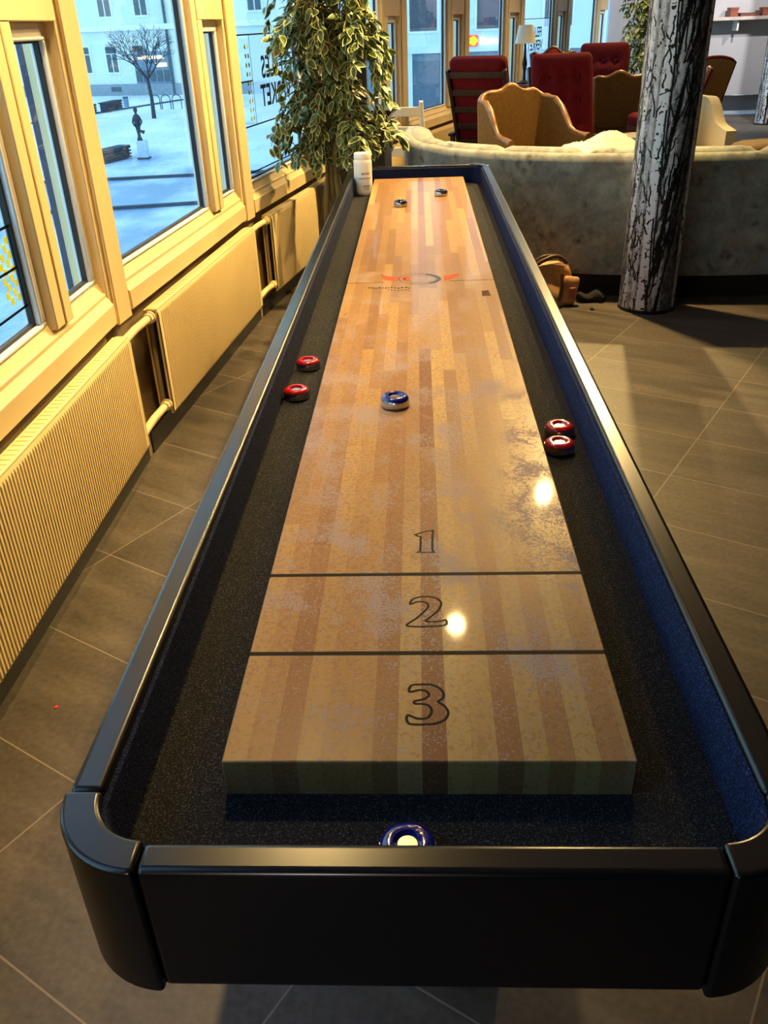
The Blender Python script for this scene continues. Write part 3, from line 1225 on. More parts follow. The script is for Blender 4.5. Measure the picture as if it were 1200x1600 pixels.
def recliner(label):
    t = thing('armchair', label, 'armchair', group='red armchairs with dark wooden frames')
    hw = .275
    top, bot = Vector((0, -.50, 1.15)), Vector((0, -.18, .36))
    for sx in (-1, 1):
        MB().bar((sx * hw, bot.y, bot.z), (sx * (hw + .01), top.y, top.z), .035, .05, (0, 1, 0)).build('back_post', M_walnut, t, bevel=.008)
    for k in range(5):
        f = .16 + k * .195
        p_ = bot.lerp(top, f)
        mb = MB()
        n = 8
        rings = []
        for i in range(n + 1):
            x = -hw + 2 * hw * i / n
            dy = -.02 * math.cos(x / hw * math.pi / 2)
            rings.append([(x, p_.y + dy - .008, p_.z - .028), (x, p_.y + dy + .008, p_.z - .028), (x, p_.y + dy - .010, p_.z + .028), (x, p_.y + dy - .026, p_.z + .028)])
        mb.loft(rings)
        mb.build('back_slat', M_walnut, t, bevel=.004)
    for sx in (-1, 1):
        MB().bar((sx * .33, -.32, .56), (sx * .33, .34, .60), .06, .03).build('arm', M_walnut, t, bevel=.01)
        MB().bar((sx * .33, -.26, 0), (sx * .33, -.26, .56), .04, .045).build('leg', M_walnut, t, bevel=.006)
        MB().bar((sx * .33, .30, 0), (sx * .33, .30, .59), .04, .045).build('leg', M_walnut, t, bevel=.006)
    fr = MB()
    fr.bar((-.33, .28, .30), (.33, .28, .30), .03, .06)
    fr.bar((-.33, -.24, .28), (.33, -.24, .28), .03, .06)
    for sx in (-1, 1):
        fr.bar((sx * .30, -.26, .29), (sx * .30, .30, .31), .03, .06)
    fr.build('seat_frame', M_walnut, t, bevel=.005)
    c = MB()
    c.M = Matrix.Translation((0, .06, .40)) @ Matrix.Rotation(R(5), 4, 'X')
    c.cushion(.28, .32, .075, .06, .02, 12, [(x, y, .02, .05) for x in (-.14, 0, .14) for y in (-.12, .1)])
    c.build('seat_cushion', M_red, t, smooth=60)
    c = MB()
    ang = math.atan2(-(top.y - bot.y), top.z - bot.z)
    mid = bot.lerp(top, .60) + Vector((0, .07, .03))
    c.M = Matrix.Translation(mid) @ Matrix.Rotation(R(90) - 0 + ang, 4, 'X')
    # local y runs up the back, local -z faces the sitter: that side is tufted
    c.cushion(.285, .42, .07, .055, .02, 26, [(x, y, .032, .055) for x in (-.14, 0, .14) for y in (-.20, .0, .20)], -1)
    o = c.build('back_cushion', M_red, t, smooth=60)
    dirn = (top - bot).normalized()
    nrm = Vector((0, dirn.z, -dirn.y))
    for x in (-.14, 0, .14):
        for y_ in (-.20, 0, .20):
            q = mid + dirn * y_ + nrm * .062
            b_ = MB()
            b_.M = Matrix.Translation((x, q.y, q.z)) @ Matrix.Scale(.016, 4)
            b_.cushion(1, 1, 1, .95, 0, 4)
            b_.build('tuft_button', M_red, o)
    return t


ch = recliner('red cushioned armchair seen from behind, dark ladder back by the window')
place(ch, .76, 8.75, (.42, .9))
ch2 = copy_tree(ch)
ch2['label'] = 'tall red tufted armchair facing the camera behind the carved gold chair'
place(ch2, 1.37, 7.85, (.06, -1))
ch3 = copy_tree(ch)
ch3['label'] = 'red armchair farthest back, below the window with small black lettering'
place(ch3, 2.16, 10.55, (-.22, -1))


def tub_chair(label, w, d, hb, hw_, ha, fab, trim, name='armchair', crest=.04, seat=.44, thick=.055, group=None):
    """upholstered shell that wraps round the sitter: back, wings falling to arms; looks to +y"""
    t = thing(name, label, 'armchair', group=group)
    pl = []
    N = 44
    rc = .14
    seg_ = [((w / 2 + .02, d / 2), (w / 2, -d / 2 + rc)), ]
    P = [(w / 2 + .03, d / 2)]
    for k in range(1, 9):
        P.append((w / 2 + .03 - .03 * k / 8, d / 2 - (d - rc) * k / 8))
    for k in range(1, 7):
        a = R(0 - 90 * k / 6)
        P.append((w / 2 - rc + rc * math.cos(a), -d / 2 + rc + rc * math.sin(a)))
    for k in range(1, 13):
        P.append((w / 2 - rc - (w - 2 * rc) * k / 12, -d / 2))
    half = P[:len(P)]
    for k in range(1, 7):
        a = R(-90 - 90 * k / 6)
        P.append((-w / 2 + rc + rc * math.cos(a), -d / 2 + rc + rc * math.sin(a)))
    for k in range(1, 9):
        P.append((-w / 2 - .03 * k / 8, -d / 2 + rc + (d - rc) * k / 8))
    n = len(P)
    pts = [Vector((x, y, 0)) for x, y in P]
    rings, topline = [], []
    inn = offs(pts, -thick)
    for i, p_ in enumerate(pts):
        if p_.y > -d / 2 + rc:
            f = (p_.y + d / 2 - rc) / (d - rc)
            s_ = max(0, min(1, (f - .05) / .55))
            s_ = s_ * s_ * (3 - 2 * s_)
            z = hw_ + (ha - hw_) * s_ - .03 * max(0, (f - .6) / .4)
        else:
            x = abs(p_.x) / (w / 2)
            z = hw_ + (hb - hw_) * max(0, 1 - x * 1.15) ** .7 + crest * .4 * math.cos(x * 9)
        lean = -.10 * max(0, (z - .5)) * (1 if p_.y < -d / 2 + rc + .1 else .4)
        q = inn[i]
        rings.append([(p_.x, p_.y, seat - .16), (p_.x, p_.y + lean, z), (q.x, q.y + lean, z), (q.x, q.y, seat - .16)])
        topline.append(((p_.x + q.x) / 2, (p_.y + q.y) / 2 + lean, z + .006))
    mb = MB()
    mb.loft(rings)
    mb.build('shell', fab, t, smooth=50)
    if trim:
        tb = MB()
        rr = [.024 + .006 * math.sin(i * 1.3) + (.008 if i in (0, n - 1) else 0) for i in range(n)]
        tb.tube(topline, rr, 8)
        tb.build('carved_trim', trim, t, smooth=60)
        for sx in (-1, 1):
            MB().tube([(sx * (w / 2 + .0), d / 2, ha - .03), (sx * (w / 2 - .005), d / 2 + .01, seat + .02), (sx * (w / 2 - .02), d / 2 - .02, seat - .14)], [.026, .02, .028], 8).build('arm_post', trim, t, smooth=60)
    c = MB()
    c.M = Matrix.Translation((0, .02, seat - .02))
    c.cushion(w / 2 - thick - .005, d / 2 - .02, .075, .05, .03, 10)
    c.build('seat_cushion', fab, t, smooth=60)
    MB().box(-w / 2 + .02, w / 2 - .02, -d / 2 + .04, d / 2 - .01, seat - .2, seat - .08).build('seat_frame', trim or fab, t, bevel=.02)
    for sx in (-1, 1):
        for sy in (-1, 1):
            MB().tube([(sx * (w / 2 - .05), sy * (d / 2 - .06), seat - .19), (sx * (w / 2 - .03), sy * (d / 2 - .045), .14), (sx * (w / 2 - .045), sy * (d / 2 - .05), 0)], [.032, .022, .016], 8).build('leg', trim or M_walnut, t, smooth=60)
    return t


c1 = tub_chair('carved gold wing armchair with low curved arms, just behind the sofa back', .72, .64, 1.05, .97, .72, M_olive, M_gold, crest=.03)
place(c1, .93, 7.0, (.42, -.9))
c2 = tub_chair('cream upholstered armchair right of the birch pillar', .64, .62, .93, .90, .70, M_creamfab, None, crest=0, thick=.09)
place(c2, 2.33, 7.5, (.05, -1))


def parlour_chair(name, label, cat, w, zt, fab, trim, seat=.46, serp=.02, taper=.8, back=None):
    """side chair with an upholstered back panel in a wooden frame; looks to +y"""
    t = thing(name, label, cat)
    d = .50
    zb = seat + .06
    lean = -.13
    fr = MB()
    prof = []
    n = 14
    outer, innr = [], []
    for k in range(n + 1):
        x = -1 + 2 * k / n
        z = zt - .05 * abs(x) ** 2.2 + serp * math.cos(x * 6.2)
        outer.append((x * w / 2, z))
    loop = [(-w / 2 * taper, zb)] + outer + [(w / 2 * taper, zb)]

    def yy(z):
        return -d / 2 + lean * (z - zb) / (zt - zb)
    fr.tube([(x, yy(z), z) for x, z in loop], .022, 8, closed=True)
    fr.build('back_frame', trim, t, smooth=60)
    mb = MB()
    cx, cz = 0, (zb + zt) / 2
    ringF, ringB = [], []
    rings = []
    for sc, dy in ((.97, -.022), (1, 0), (.97, .026), (.7, .045), (.3, .05)):
        rings.append([(x * sc, yy(cz + (z - cz) * sc) + dy, cz + (z - cz) * sc) for x, z in loop])
    mb.loft(rings)
    mb.build('back_panel', back or fab, t, smooth=50)
    c = MB()
    c.M = Matrix.Translation((0, 0, seat))
    c.cushion(w / 2, d / 2, .06, .045, .025, 10)
    c.build('seat', fab, t, smooth=60)
    MB().box(-w / 2 + .01, w / 2 - .01, -d / 2 + .02, d / 2 - .01, seat - .13, seat - .05).build('seat_rail', trim, t, bevel=.01)
    for sx in (-1, 1):
        MB().tube([(sx * w / 2 * taper, -d / 2 + .01, zb + .02), (sx * (w / 2 - .04), -d / 2 + .03, seat - .08), (sx * (w / 2 - .03), -d / 2 - .05, 0)], [.022, .026, .016], 8).build('leg', trim, t, smooth=60)
        MB().tube([(sx * (w / 2 - .04), d / 2 - .04, seat - .1), (sx * (w / 2 - .025), d / 2 - .02, .16), (sx * (w / 2 - .04), d / 2 - .03, 0)], [.03, .021, .015], 8).build('leg', trim, t, smooth=60)
    return t


pc = parlour_chair('parlour_chair', 'gold velvet chair seen from behind, beside the tufted red armchair', 'chair', .50, 1.02, M_olive, M_gold)
place(pc, 2.12, 9.55, (.10, 1))
pc = parlour_chair('parlour_chair', 'wood framed chair with pale padded back right of the birch pillar', 'chair', .52, 1.13, velvet('tan upholstery', (.74, .58, .36)), M_mahog, serp=0, taper=.72)
place(pc, 2.96, 9.75, (-.35, .93))
pc = parlour_chair('parlour_chair', 'dark chair with rounded crest peeking over the tufted red armchair', 'chair', .46, 1.25, M_red, M_walnut, serp=.03)
place(pc, 1.48, 8.95, (.2, -.98))
pc = parlour_chair('parlour_chair', 'red seated chair half hidden by the left edge of the birch pillar', 'chair', .46, 1.10, M_red, M_mahog, seat=.62, back=M_walnut)
place(pc, 2.42, 8.75, (-.97, -.2))

# sheepskin over a low stool
st = thing('low_stool', 'low dark stool under the cream sheepskin', 'stool', (1.36, 6.0, 0))
MB().box(-.30, .30, -.24, .24, .55, .61).build('stool_top', M_walnut, st, bevel=.02)
for sx in (-1, 1):
    for sy in (-1, 1):
        MB().bar((sx * .25, sy * .19, 0), (sx * .24, sy * .18, .55), .05, .05).build('leg', M_walnut, st, bevel=.006)
sk = MB()
n = 46
vs, fs = [], []
random.seed(9)
for i in range(n + 1):
    for j in range(n + 1):
        x, y = -1 + 2 * i / n, -1 + 2 * j / n
        r = 1 - .12 * (x * x * y * y)
        X, Y = x * .40 * r, y * .30 * r
        edge = max(0, max(abs(X) - .29, (abs(Y) - .23)))
        z = .475 + .16 * math.exp(-(X * X / .09 + (Y - .02) ** 2 / .05)) + random.uniform(-.009, .009) - min(.12, edge * 1.6) + .02 * math.sin(7 * x + 3 * y)
        vs.append((X, Y, max(z, .468 if edge <= 0 else z)))
for i in range(n):
    for j in range(n):
        a = i * (n + 1) + j
        fs.append((a, a + n + 1, a + n + 2, a + 1))
sk.add(vs, fs)
o = sk.build('sheepskin', M_sheep, None, smooth=80, recalc=False)
o.location = (1.36, 6.0, 0.15)
md = o.modifiers.new('thick', 'SOLIDIFY')
md.thickness = .03
md.offset = 1
tag(o, 'fluffy cream sheepskin draped over a seat behind the sofa', 'sheepskin')

tb = thing('side_table', 'dark round side table at the left edge of the birch pillar', 'table', (1.80, 6.75, .07))
MB().lathe([(.001, .60), (.17, .60), (.20, .615), (.205, .635), (.195, .645), (.001, .645)], seg=36).build('table_top', M_walnut, tb)
MB().lathe([(.001, .1), (.05, .12), (.035, .25), (.05, .38), (.03, .5), (.07, .60), (.001, .6)], seg=20).build('pedestal', M_walnut, tb)
for k in range(3):
    a = R(90 + 120 * k)
    MB().tube([(.03 * math.cos(a), .03 * math.sin(a), .16), (.12 * math.cos(a), .12 * math.sin(a), .10), (.2 * math.cos(a), .2 * math.sin(a), .012)], [.022, .018, .014], 8).build('foot', M_walnut, tb)

bq = thing('bench', 'brown padded bench behind the sofa at the right edge', 'bench', (2.99, 6.55, .03), R(4))
c = MB()
c.M = Matrix.Translation((0, 0, .56))
c.cushion(.50, .20, .07, .06, .02, 10)
c.build('padded_top', velvet('brown upholstery', (.40, .33, .22)), bq, smooth=60)
for sx in (-1, 1):
    for sy in (-1, 1):
        MB().bar((sx * .42, sy * .14, 0), (sx * .42, sy * .14, .50), .05, .05).build('leg', M_walnut, bq, bevel=.006)
MB().box(-.46, .46, -.17, .17, .44, .51).build('frame', M_walnut, bq, bevel=.008)

# ------------------------------------------------------------------ sideboard and lamp by the window
sb = thing('sideboard', 'red brown sideboard under the window, carrying the white lamp', 'sideboard', (1.40, 10.15, 0), R(-22))
MB().box(-.36, .36, -.20, .20, .08, .86).build('body', M_mahog, sb, bevel=.006)
MB().box(-.39, .39, -.22, .22, .86, .90).build('top', M_mahog, sb, bevel=.008)
for sx in (-1, 1):
    d = MB().box(min(sx * .01, sx * .34), max(sx * .01, sx * .34), -.215, -.20, .14, .82).build('door', M_mahog, sb, bevel=.004)
    MB().lathe([(.001, 0), (.012, .004), (.012, .012), (.001, .02)], seg=12).build('knob', M_gold, d, loc=(sx * .05, -.23, .5))
    for sy in (-1, 1):
        MB().bar((sx * .32, sy * .16, 0), (sx * .32, sy * .16, .09), .05, .05).build('foot', M_mahog, sb)
lp = thing('table_lamp', 'white cone shaded lamp on the sideboard by the window', 'lamp', (1.215, 10.2, .9005))
MB().lathe([(.001, 0), (.075, 0), (.08, .012), (.05, .025), (.018, .04), (.014, .12), (.03, .2), (.016, .28), (.009, .42), (.001, .43)], seg=24).build('lamp_base', plain('dark bronze', (.20, .17, .14), .4, .6), lp)
MB().lathe([(.118, .405), (.078, .585), (.074, .585), (.114, .405)], seg=32).build('lamp_shade', plain('white lamp shade', (.96, .94, .86), .7, var=.02), lp)

# ------------------------------------------------------------------ white slatted chair
wc = thing('slatted_chair', 'white wooden slat back chair beside the end of the sofa', 'chair')
for sx in (-1, 1):
    MB().tube([(sx * .19, -.20, 0), (sx * .19, -.19, .44), (sx * .195, -.24, .78), (sx * .20, -.31, 1.02)], [.018, .021, .02, .017], 10).build('back_post', M_white, wc, smooth=50)
    MB().bar((sx * .18, .19, 0), (sx * .18, .18, .43), .038, .038).build('leg', M_white, wc, bevel=.006)
for z, y in ((.945, -.29), (.80, -.245), (.64, -.215)):
    mb = MB()
    rings = []
    for i in range(9):
        x = -.19 + .38 * i / 8
        dy = -.025 * math.cos(x / .19 * math.pi / 2)
        rings.append([(x, y + dy - .008, z - .035), (x, y + dy + .008, z - .035), (x, y + dy - .004, z + .035), (x, y + dy - .02, z + .035)])
    mb.loft(rings)
    mb.build('back_slat', M_white, wc, bevel=.004)
MB().box(-.22, .22, -.21, .22, .43, .46).build('seat', M_white, wc, bevel=.012)
for z in (.18, .30):
    for sx in (-1, 1):
        MB().bar((sx * .185, -.19, z), (sx * .18, .19, z), .022, .022).build('stretcher', M_white, wc)
place(wc, -.10, 7.02, (.22, .97))

# ------------------------------------------------------------------ black cabinet and post behind the plant
cb = thing('black_cabinet', 'black cabinet with a flared top behind the fig tree', 'cabinet', (-.40, 5.72, 0), R(-6))
MB().box(-.20, .19, -.18, .18, .0, .985).build('body', M_black, cb, bevel=.006)
fl = MB()
rings = []
for k, (e, z) in enumerate(((0, .975), (.012, 1.0), (.045, 1.03), (.06, 1.045), (.06, 1.065))):
    rings.append([(-.20 - e, -.18 - e, z), (.19 + e, -.18 - e, z), (.19 + e, .18 + e, z), (-.20 - e, .18 + e, z)])
fl.loft(rings)
fl.build('cornice', M_black, cb, bevel=.003)
d = MB().box(-.165, .155, -.19, -.18, .08, .93).build('door', M_black, cb, bevel=.004)
MB().lathe([(.001, 0), (.01, .003), (.01, .012), (.001, .018)], seg=12).build('knob', M_steel, d, loc=(.12, -.20, .55))
po = thing('black_post', 'square black post rising behind the fig tree to the ceiling', 'post', (-.425, 6.05, 0))
MB().box(-.07, .065, -.06, .06, 0, CEIL).build('shaft', M_black, po, bevel=.006)
MB().box(-.085, .08, -.075, .075, 0, .10).build('base_block', M_black, po, bevel=.004)

# ------------------------------------------------------------------ plants
M_leaf = NT('fig leaf green')
_n = M_leaf.noise(M_leaf.coord(), 22, 3)
M_leaf.base(M_leaf.ramp(_n, [(.3, lin((.20, .29, .14))), (.55, lin((.32, .41, .20))), (.75, lin((.44, .52, .27)))]))
M_leaf.rough(.42)
M_leaf = M_leaf.m
M_rim = plain('fig leaf cream margin', (.78, .80, .55), .45, var=.12, vscale=30)


def leaf(mb, p, d, up, ln):
    """variegated leaf: green heart (material 0) in a cream rim (material 1)"""
    d = d.normalized()
    s_ = d.cross(up)
    if s_.length < 1e-3:
        s_ = d.cross(Vector((1, 0, 0)))
    s_.normalize()
    nn = s_.cross(d).normalized()
    if nn.z < 0:
        nn = -nn
    w = ln * random.uniform(.21, .27)
    dr = random.uniform(.08, .3)

    def pt(t, k, lift=0):
        return p + d * (ln * t) + s_ * (w * k) - nn * (ln * dr * t * t) + nn * (abs(k) * w * .30 + lift)
    O = [(0, 0), (.2, .72), (.45, 1.0), (.72, .72), (1.0, 0), (.72, -.72), (.45, -1.0), (.2, -.72)]
    f = random.uniform(.66, .88)
    I = [(.08, 0)] + [(.48 + (t - .48) * .86, k * f) for t, k in O[1:4]] + [(.88, 0)] + [(.48 + (t - .48) * .86, k * f) for t, k in O[5:]]
    vs = [pt(*q) for q in O] + [pt(q[0], q[1]) for q in I] + [pt(.25, 0), pt(.5, 0), pt(.72, 0)]
    mb.cur = 1
    fs = []
    n0 = len(mb.v)
    for k in range(8):
        l = (k + 1) % 8
        fs.append((k, l, 8 + l, 8 + k))
    mb.add(vs, fs)
    mb.cur = 0
    g_ = [(8, 9, 16), (9, 10, 17, 16), (10, 11, 18, 17), (11, 12, 18), (12, 13, 18), (13, 14, 17, 18), (14, 15, 16, 17), (15, 8, 16)]
    mb.f += [tuple(i + n0 for i in q) for q in g_]
    mb.mi += [0] * len(g_)


def inside_ok(p):
    for i in range(len(HEAD)):
        h = R(HEAD[i])
        d = Vector((math.sin(h), math.cos(h), 0))
        n = Vector((d.y, -d.x, 0))
        u = (p - V[i]).dot(d)
        if -.3 < u < L + .3 and (p - V[i]).dot(n) < .13:
            return False
    return True


def fig_tree(label, loc, clusters, stems, n_leaf, ln, pot_r=.15):
    t = thing('fig_tree', label, 'plant', loc)
    base = Vector(loc)
    mb = MB()
    pots = [(.001, 0), (pot_r * .8, 0), (pot_r * .84, .02), (pot_r, .17), (pot_r * 1.05, .175), (pot_r * 1.05, .20), (pot_r * .96, .20), (pot_r * .94, .165), (.001, .165)]
    MB().lathe(pots, seg=32).build('pot', plain('dark planter', (.16, .15, .15), .5), t)
    MB().lathe([(.001, .168), (pot_r * .93, .162)], seg=24).build('soil', plain('potting soil', (.16, .11, .08), .95, var=.3, vscale=60, bump=.6), t)
    tr = MB()
    for st_ in stems:
        P = smooth_path([Vector(q) - base for q in st_], 6)
        n = len(P)
        tr.tube(P, [.021 - .010 * i / n + .003 * math.sin(i * 1.7) for i in range(n)], 9)
    tr.build('trunk', M_trunk, t, smooth=70)
    br, lf = MB(), MB()
    tot = sum(c[4] for c in clusters)
    for (cx, cy, cz), rx, ry, rz_, wt in clusters:
        nb = max(3, int(n_leaf * wt / tot / 11))
        C = Vector((cx, cy, cz))
        for b_ in range(nb):
            for tries in range(20):
                q = Vector((random.gauss(0, .5), random.gauss(0, .5), random.gauss(0, .5)))
                if q.length < 1.05:
                    break
            tip = C + Vector((q.x * rx, q.y * ry, q.z * rz_))
            S_ = random.choice(stems)
            k = min(len(S_) - 1, max(1, int(len(S_) * random.uniform(.55, 1.0))))
            best = min(S_[1:], key=lambda s__: abs(s__[2] - (tip.z + .05)) + random.uniform(0, .2))
            a = Vector(best)
            mid = a.lerp(tip, .55) + Vector((0, 0, .10 + random.uniform(0, .06)))
            P = smooth_path([a, mid, tip, tip + (tip - mid).normalized() * .07 + Vector((0, 0, -.05))], 5)
            P = [p_ for p_ in P if inside_ok(p_)]
            if len(P) < 4:
                continue
            br.tube([p_ - base for p_ in P], [.0045 - .003 * i / len(P) for i in range(len(P))], 5)
            for i in range(4, len(P)):
                for rep in range(1 if i < 8 else 2):
                    p_ = P[i] + Vector((random.uniform(-1, 1), random.uniform(-1, 1), random.uniform(-1, 1))) * .02
                    dr = (P[i] - P[i - 1]).normalized() * .6 + Vector((random.gauss(0, .6), random.gauss(0, .6), random.uniform(-.6, .5)))
                    l_ = ln * random.uniform(.75, 1.25)
                    if not inside_ok(p_ + dr.normalized() * l_):
                        continue
                    leaf(lf, p_ - base, dr, Vector((random.gauss(0, .5), random.gauss(-.3, .5), 1)), l_)
    br.build('branches', M_trunk, t)
    lf.build('foliage', [M_leaf, M_rim], t, smooth=70, recalc=False)
    return t


random.seed(21)
YP = 4.98


def C_(pxx, pxy, dy=0):
    p_ = aty(pxx, pxy, YP + dy)
    return (p_.x, p_.y, p_.z)


b0 = (-.585, YP, .16)
stems = [[b0, C_(511, 330), C_(512, 250, .02), C_(500, 150), C_(480, 60), C_(455, -20), C_(440, -80)],
         [(-.57, YP + .02, .16), C_(521, 330, .03), C_(518, 240), C_(516, 140, .02), C_(520, 40), C_(525, -60), C_(530, -120)],
         [(-.575, YP - .03, .16), C_(530, 320, -.02), C_(524, 240, -.04), C_(532, 160), C_(548, 80), C_(565, 0), C_(580, -60)]]
clusters = [(C_(440, 45, -.10), .22, .18, .17, 1.4), (C_(490, 30), .20, .22, .20, 1.3), (C_(548, 50, -.05), .19, .2, .18, 1.3), (C_(588, 95, -.05), .11, .13, .16, .55),
            (C_(408, 95, -.12), .10, .1, .12, .35), (C_(500, 110), .16, .18, .14, .9), (C_(548, 130), .13, .16, .13, .6), (C_(490, 175), .17, .2, .12, 1.0), (C_(545, 195, -.05), .15, .17, .11, .7),
            (C_(450, 205, -.10), .18, .17, .10, 1.2), (C_(505, 215, -.08), .17, .17, .10, 1.0), (C_(425, 215, -.16), .09, .08, .07, .35), (C_(600, 200, -.03), .06, .07, .10, .16),
            (C_(450, -60), .25, .2, .2, .8), (C_(540, -70), .25, .2, .2, .8), (C_(500, -150), .2, .2, .2, .5)]
fig_tree('tall variegated fig tree between the window wall and the far end of the table', (-.57, YP, 0), clusters, stems, 1550, .078, .11)
YQ = 12.2


def D_(pxx, pxy, dy=0):
    p_ = aty(pxx, pxy, YQ + dy)
    return (p_.x, p_.y, p_.z)


bx = D_(1000, 200)[0]
stems = [[(bx, YQ, .16), (bx, YQ, .8), (bx + .03, YQ, 1.4), (bx, YQ, 1.9)], [(bx + .03, YQ, .16), (bx + .05, YQ + .03, .9), (bx + .02, YQ, 1.6), (bx + .06, YQ, 2.1)]]
fig_tree('slim green fig tree at the far window, left of the birch pillar', (bx, YQ, 0), [(D_(1002, 90), .2, .2, .22, 1), (D_(998, 40), .2, .2, .25, 1), (D_(1005, 0), .24, .2, .25, 1), (D_(1005, -50), .24, .2, .25, 1)], stems, 1000, .06)

# ------------------------------------------------------------------ shelf and boxes on the back wall
sp_ = aty(1120, 26, YB - .1)
sh = thing('wall_shelf', 'long pale shelf on the grey back wall', 'shelf', (0, 0, 0))
zs = sp_.z - .01
MB().box(sp_.x - .2, XR - .4, YB - .30, YB - .001, zs - .05, zs).build('board', plain('pale shelf', (.76, .72, .68), .5), sh, bevel=.005)
for x in (sp_.x + .3, sp_.x + 1.4):
    MB().box(x, x + .03, YB - .24, YB - .001, zs - .2, zs - .05).build('bracket', M_white, sh, bevel=.003)
for i, (a, b_, hgt, c, lab) in enumerate(((1140, 1152, 13, (.55, .30, .22), 'small red brown box on the wall shelf'), (1156, 1186, 5, (.42, .26, .20), 'flat brown tray lying on the wall shelf'), (1190, 1206, 12, (.60, .32, .24), 'red brown box at the right end of the wall shelf'))):
    p0, p1 = aty(a, 20, YB - .2), aty(b_, 20, YB - .2)
    w = p1.x - p0.x
    hh = hgt / 100
    t = thing('storage_box' if hgt > 6 else 'tray', lab, 'box' if hgt > 6 else 'tray', ((p0.x + p1.x) / 2, YB - .16, zs + .0005))
    mt = plain('box card %d' % i, c, .6)
    MB().box(-w / 2, w / 2, -.09, .09, 0, hh * .75).build('box_body', mt, t, bevel=.004)
    MB().box(-w / 2 - .006, w / 2 + .006, -.096, .096, hh * .75, hh).build('rim' if hgt < 6 else 'lid', mt, t, bevel=.004)

# ------------------------------------------------------------------ things on the floor
def bag():
    t = thing('handbag', 'slouchy tan leather bag on the floor between table and sofa', 'bag', (.80, 4.60, 0), R(12))
    M_tan = plain('tan leather', (.78, .60, .40), .5, var=.2, vscale=14, bump=.3, bscale=30)
    M_brown = plain('brown leather', (.30, .20, .13), .5, var=.2)
    mb = MB()
    n = 20
    rings = []
    for i in range(9):
        f = i / 8
        z = .002 + .24 * f
        ry = .085 * (1 - .65 * f ** 1.5) + .012
        rx = .15 * (1 - .22 * f)
        rings.append([(rx * math.copysign(abs(math.cos(a)) ** .6, math.cos(a)) + .01 * math.sin(3 * a + 5 * f), ry * math.copysign(abs(math.sin(a)) ** .6, math.sin(a)) + .012 * math.sin(2 * a + 7 * f), z + .012 * math.sin(4 * a + 2)) if i else (rx * math.copysign(abs(math.cos(a)) ** .6, math.cos(a)), ry * math.copysign(abs(math.sin(a)) ** .6, math.sin(a)), z) for a in [2 * math.pi * k / n for k in range(n)]])
    mb.loft(rings)
    mb.build('bag_body', M_tan, t, smooth=70)
    fl = MB()
    fl.tube(smooth_path([(-.12, -.03, .235), (-.06, -.035, .275), (.03, -.03, .295), (.10, -.02, .25)], 5), .014, 8)
    fl.tube(smooth_path([(-.11, .03, .235), (-.04, .02, .285), (.05, .02, .28), (.11, .02, .24)], 5), .012, 8)
    fl.build('handle', M_brown, t, smooth=70)
    s_ = MB()
    s_.tube(smooth_path([(.05, -.09, .20), (.045, -.108, .12), (.03, -.112, .04)], 5), .011, 8)
    s_.build('strap', M_brown, t, smooth=70)
    pk_ = MB()
    pk_.M = Matrix.Translation((.105, -.085, .095)) @ Matrix.Rotation(R(90), 4, 'X') @ Matrix.Rotation(R(-10), 4, 'Z')
    pk_.cushion(.05, .085, .022, .018, .008, 8)
    po_ = pk_.build('front_pocket', M_tan, t, smooth=60)
    pp = MB()
    pp.M = Matrix.Translation((.112, -.118, .085)) @ Matrix.Rotation(R(90), 4, 'X')
    pp.cushion(.022, .035, .004, .0035, .002, 6)
    pp.build('pink_patch', plain('pink patch', (.72, .40, .34), .6), po_, smooth=60)
    return t


bag()
gl = MB()
gl.M = Matrix.Translation((0, 0, .026))
random.seed(4)
gl.cushion(.085, .045, .026, .024, .01, 10)
gl.v = [(x + .01 * math.sin(60 * y), y + .012 * math.sin(40 * x), max(0.0005, z * (1 + .25 * math.sin(50 * x + 30 * y)))) for x, y, z in gl.v]
o = gl.build('glove', plain('black knit', (.07, .065, .07), .85, bump=.5), None, smooth=70, loc=(1.075, 4.62, 0))
o.rotation_euler = (0, 0, R(-14))
tag(o, 'crumpled black glove lying on the floor beside the tan bag', 'glove')
p_ = atz(925, 484, 0)
scr = MB()
scr.cushion(.012, .016, .006, .005, .002, 5)
scr.v = [(x + .3 * z, y + .2 * z, z + .0065) for x, y, z in scr.v]
tag(scr.build('paper_scrap', plain('dark scrap', (.16, .17, .20), .6), None, loc=(p_.x, p_.y, 0)), 'tiny dark scrap on the floor left of the pillar foot', 'scrap')
p_ = atz(88, 1105, 0)
tag(MB().lathe([(.001, 0), (.0055, 0), (.006, .001), (.005, .002), (.001, .0022)], seg=16).build('confetti_dot', plain('red paper', (.85, .16, .12), .5), None, loc=(p_.x, p_.y, 0.0003)), 'tiny red dot on the floor tiles left of the table', 'dot')
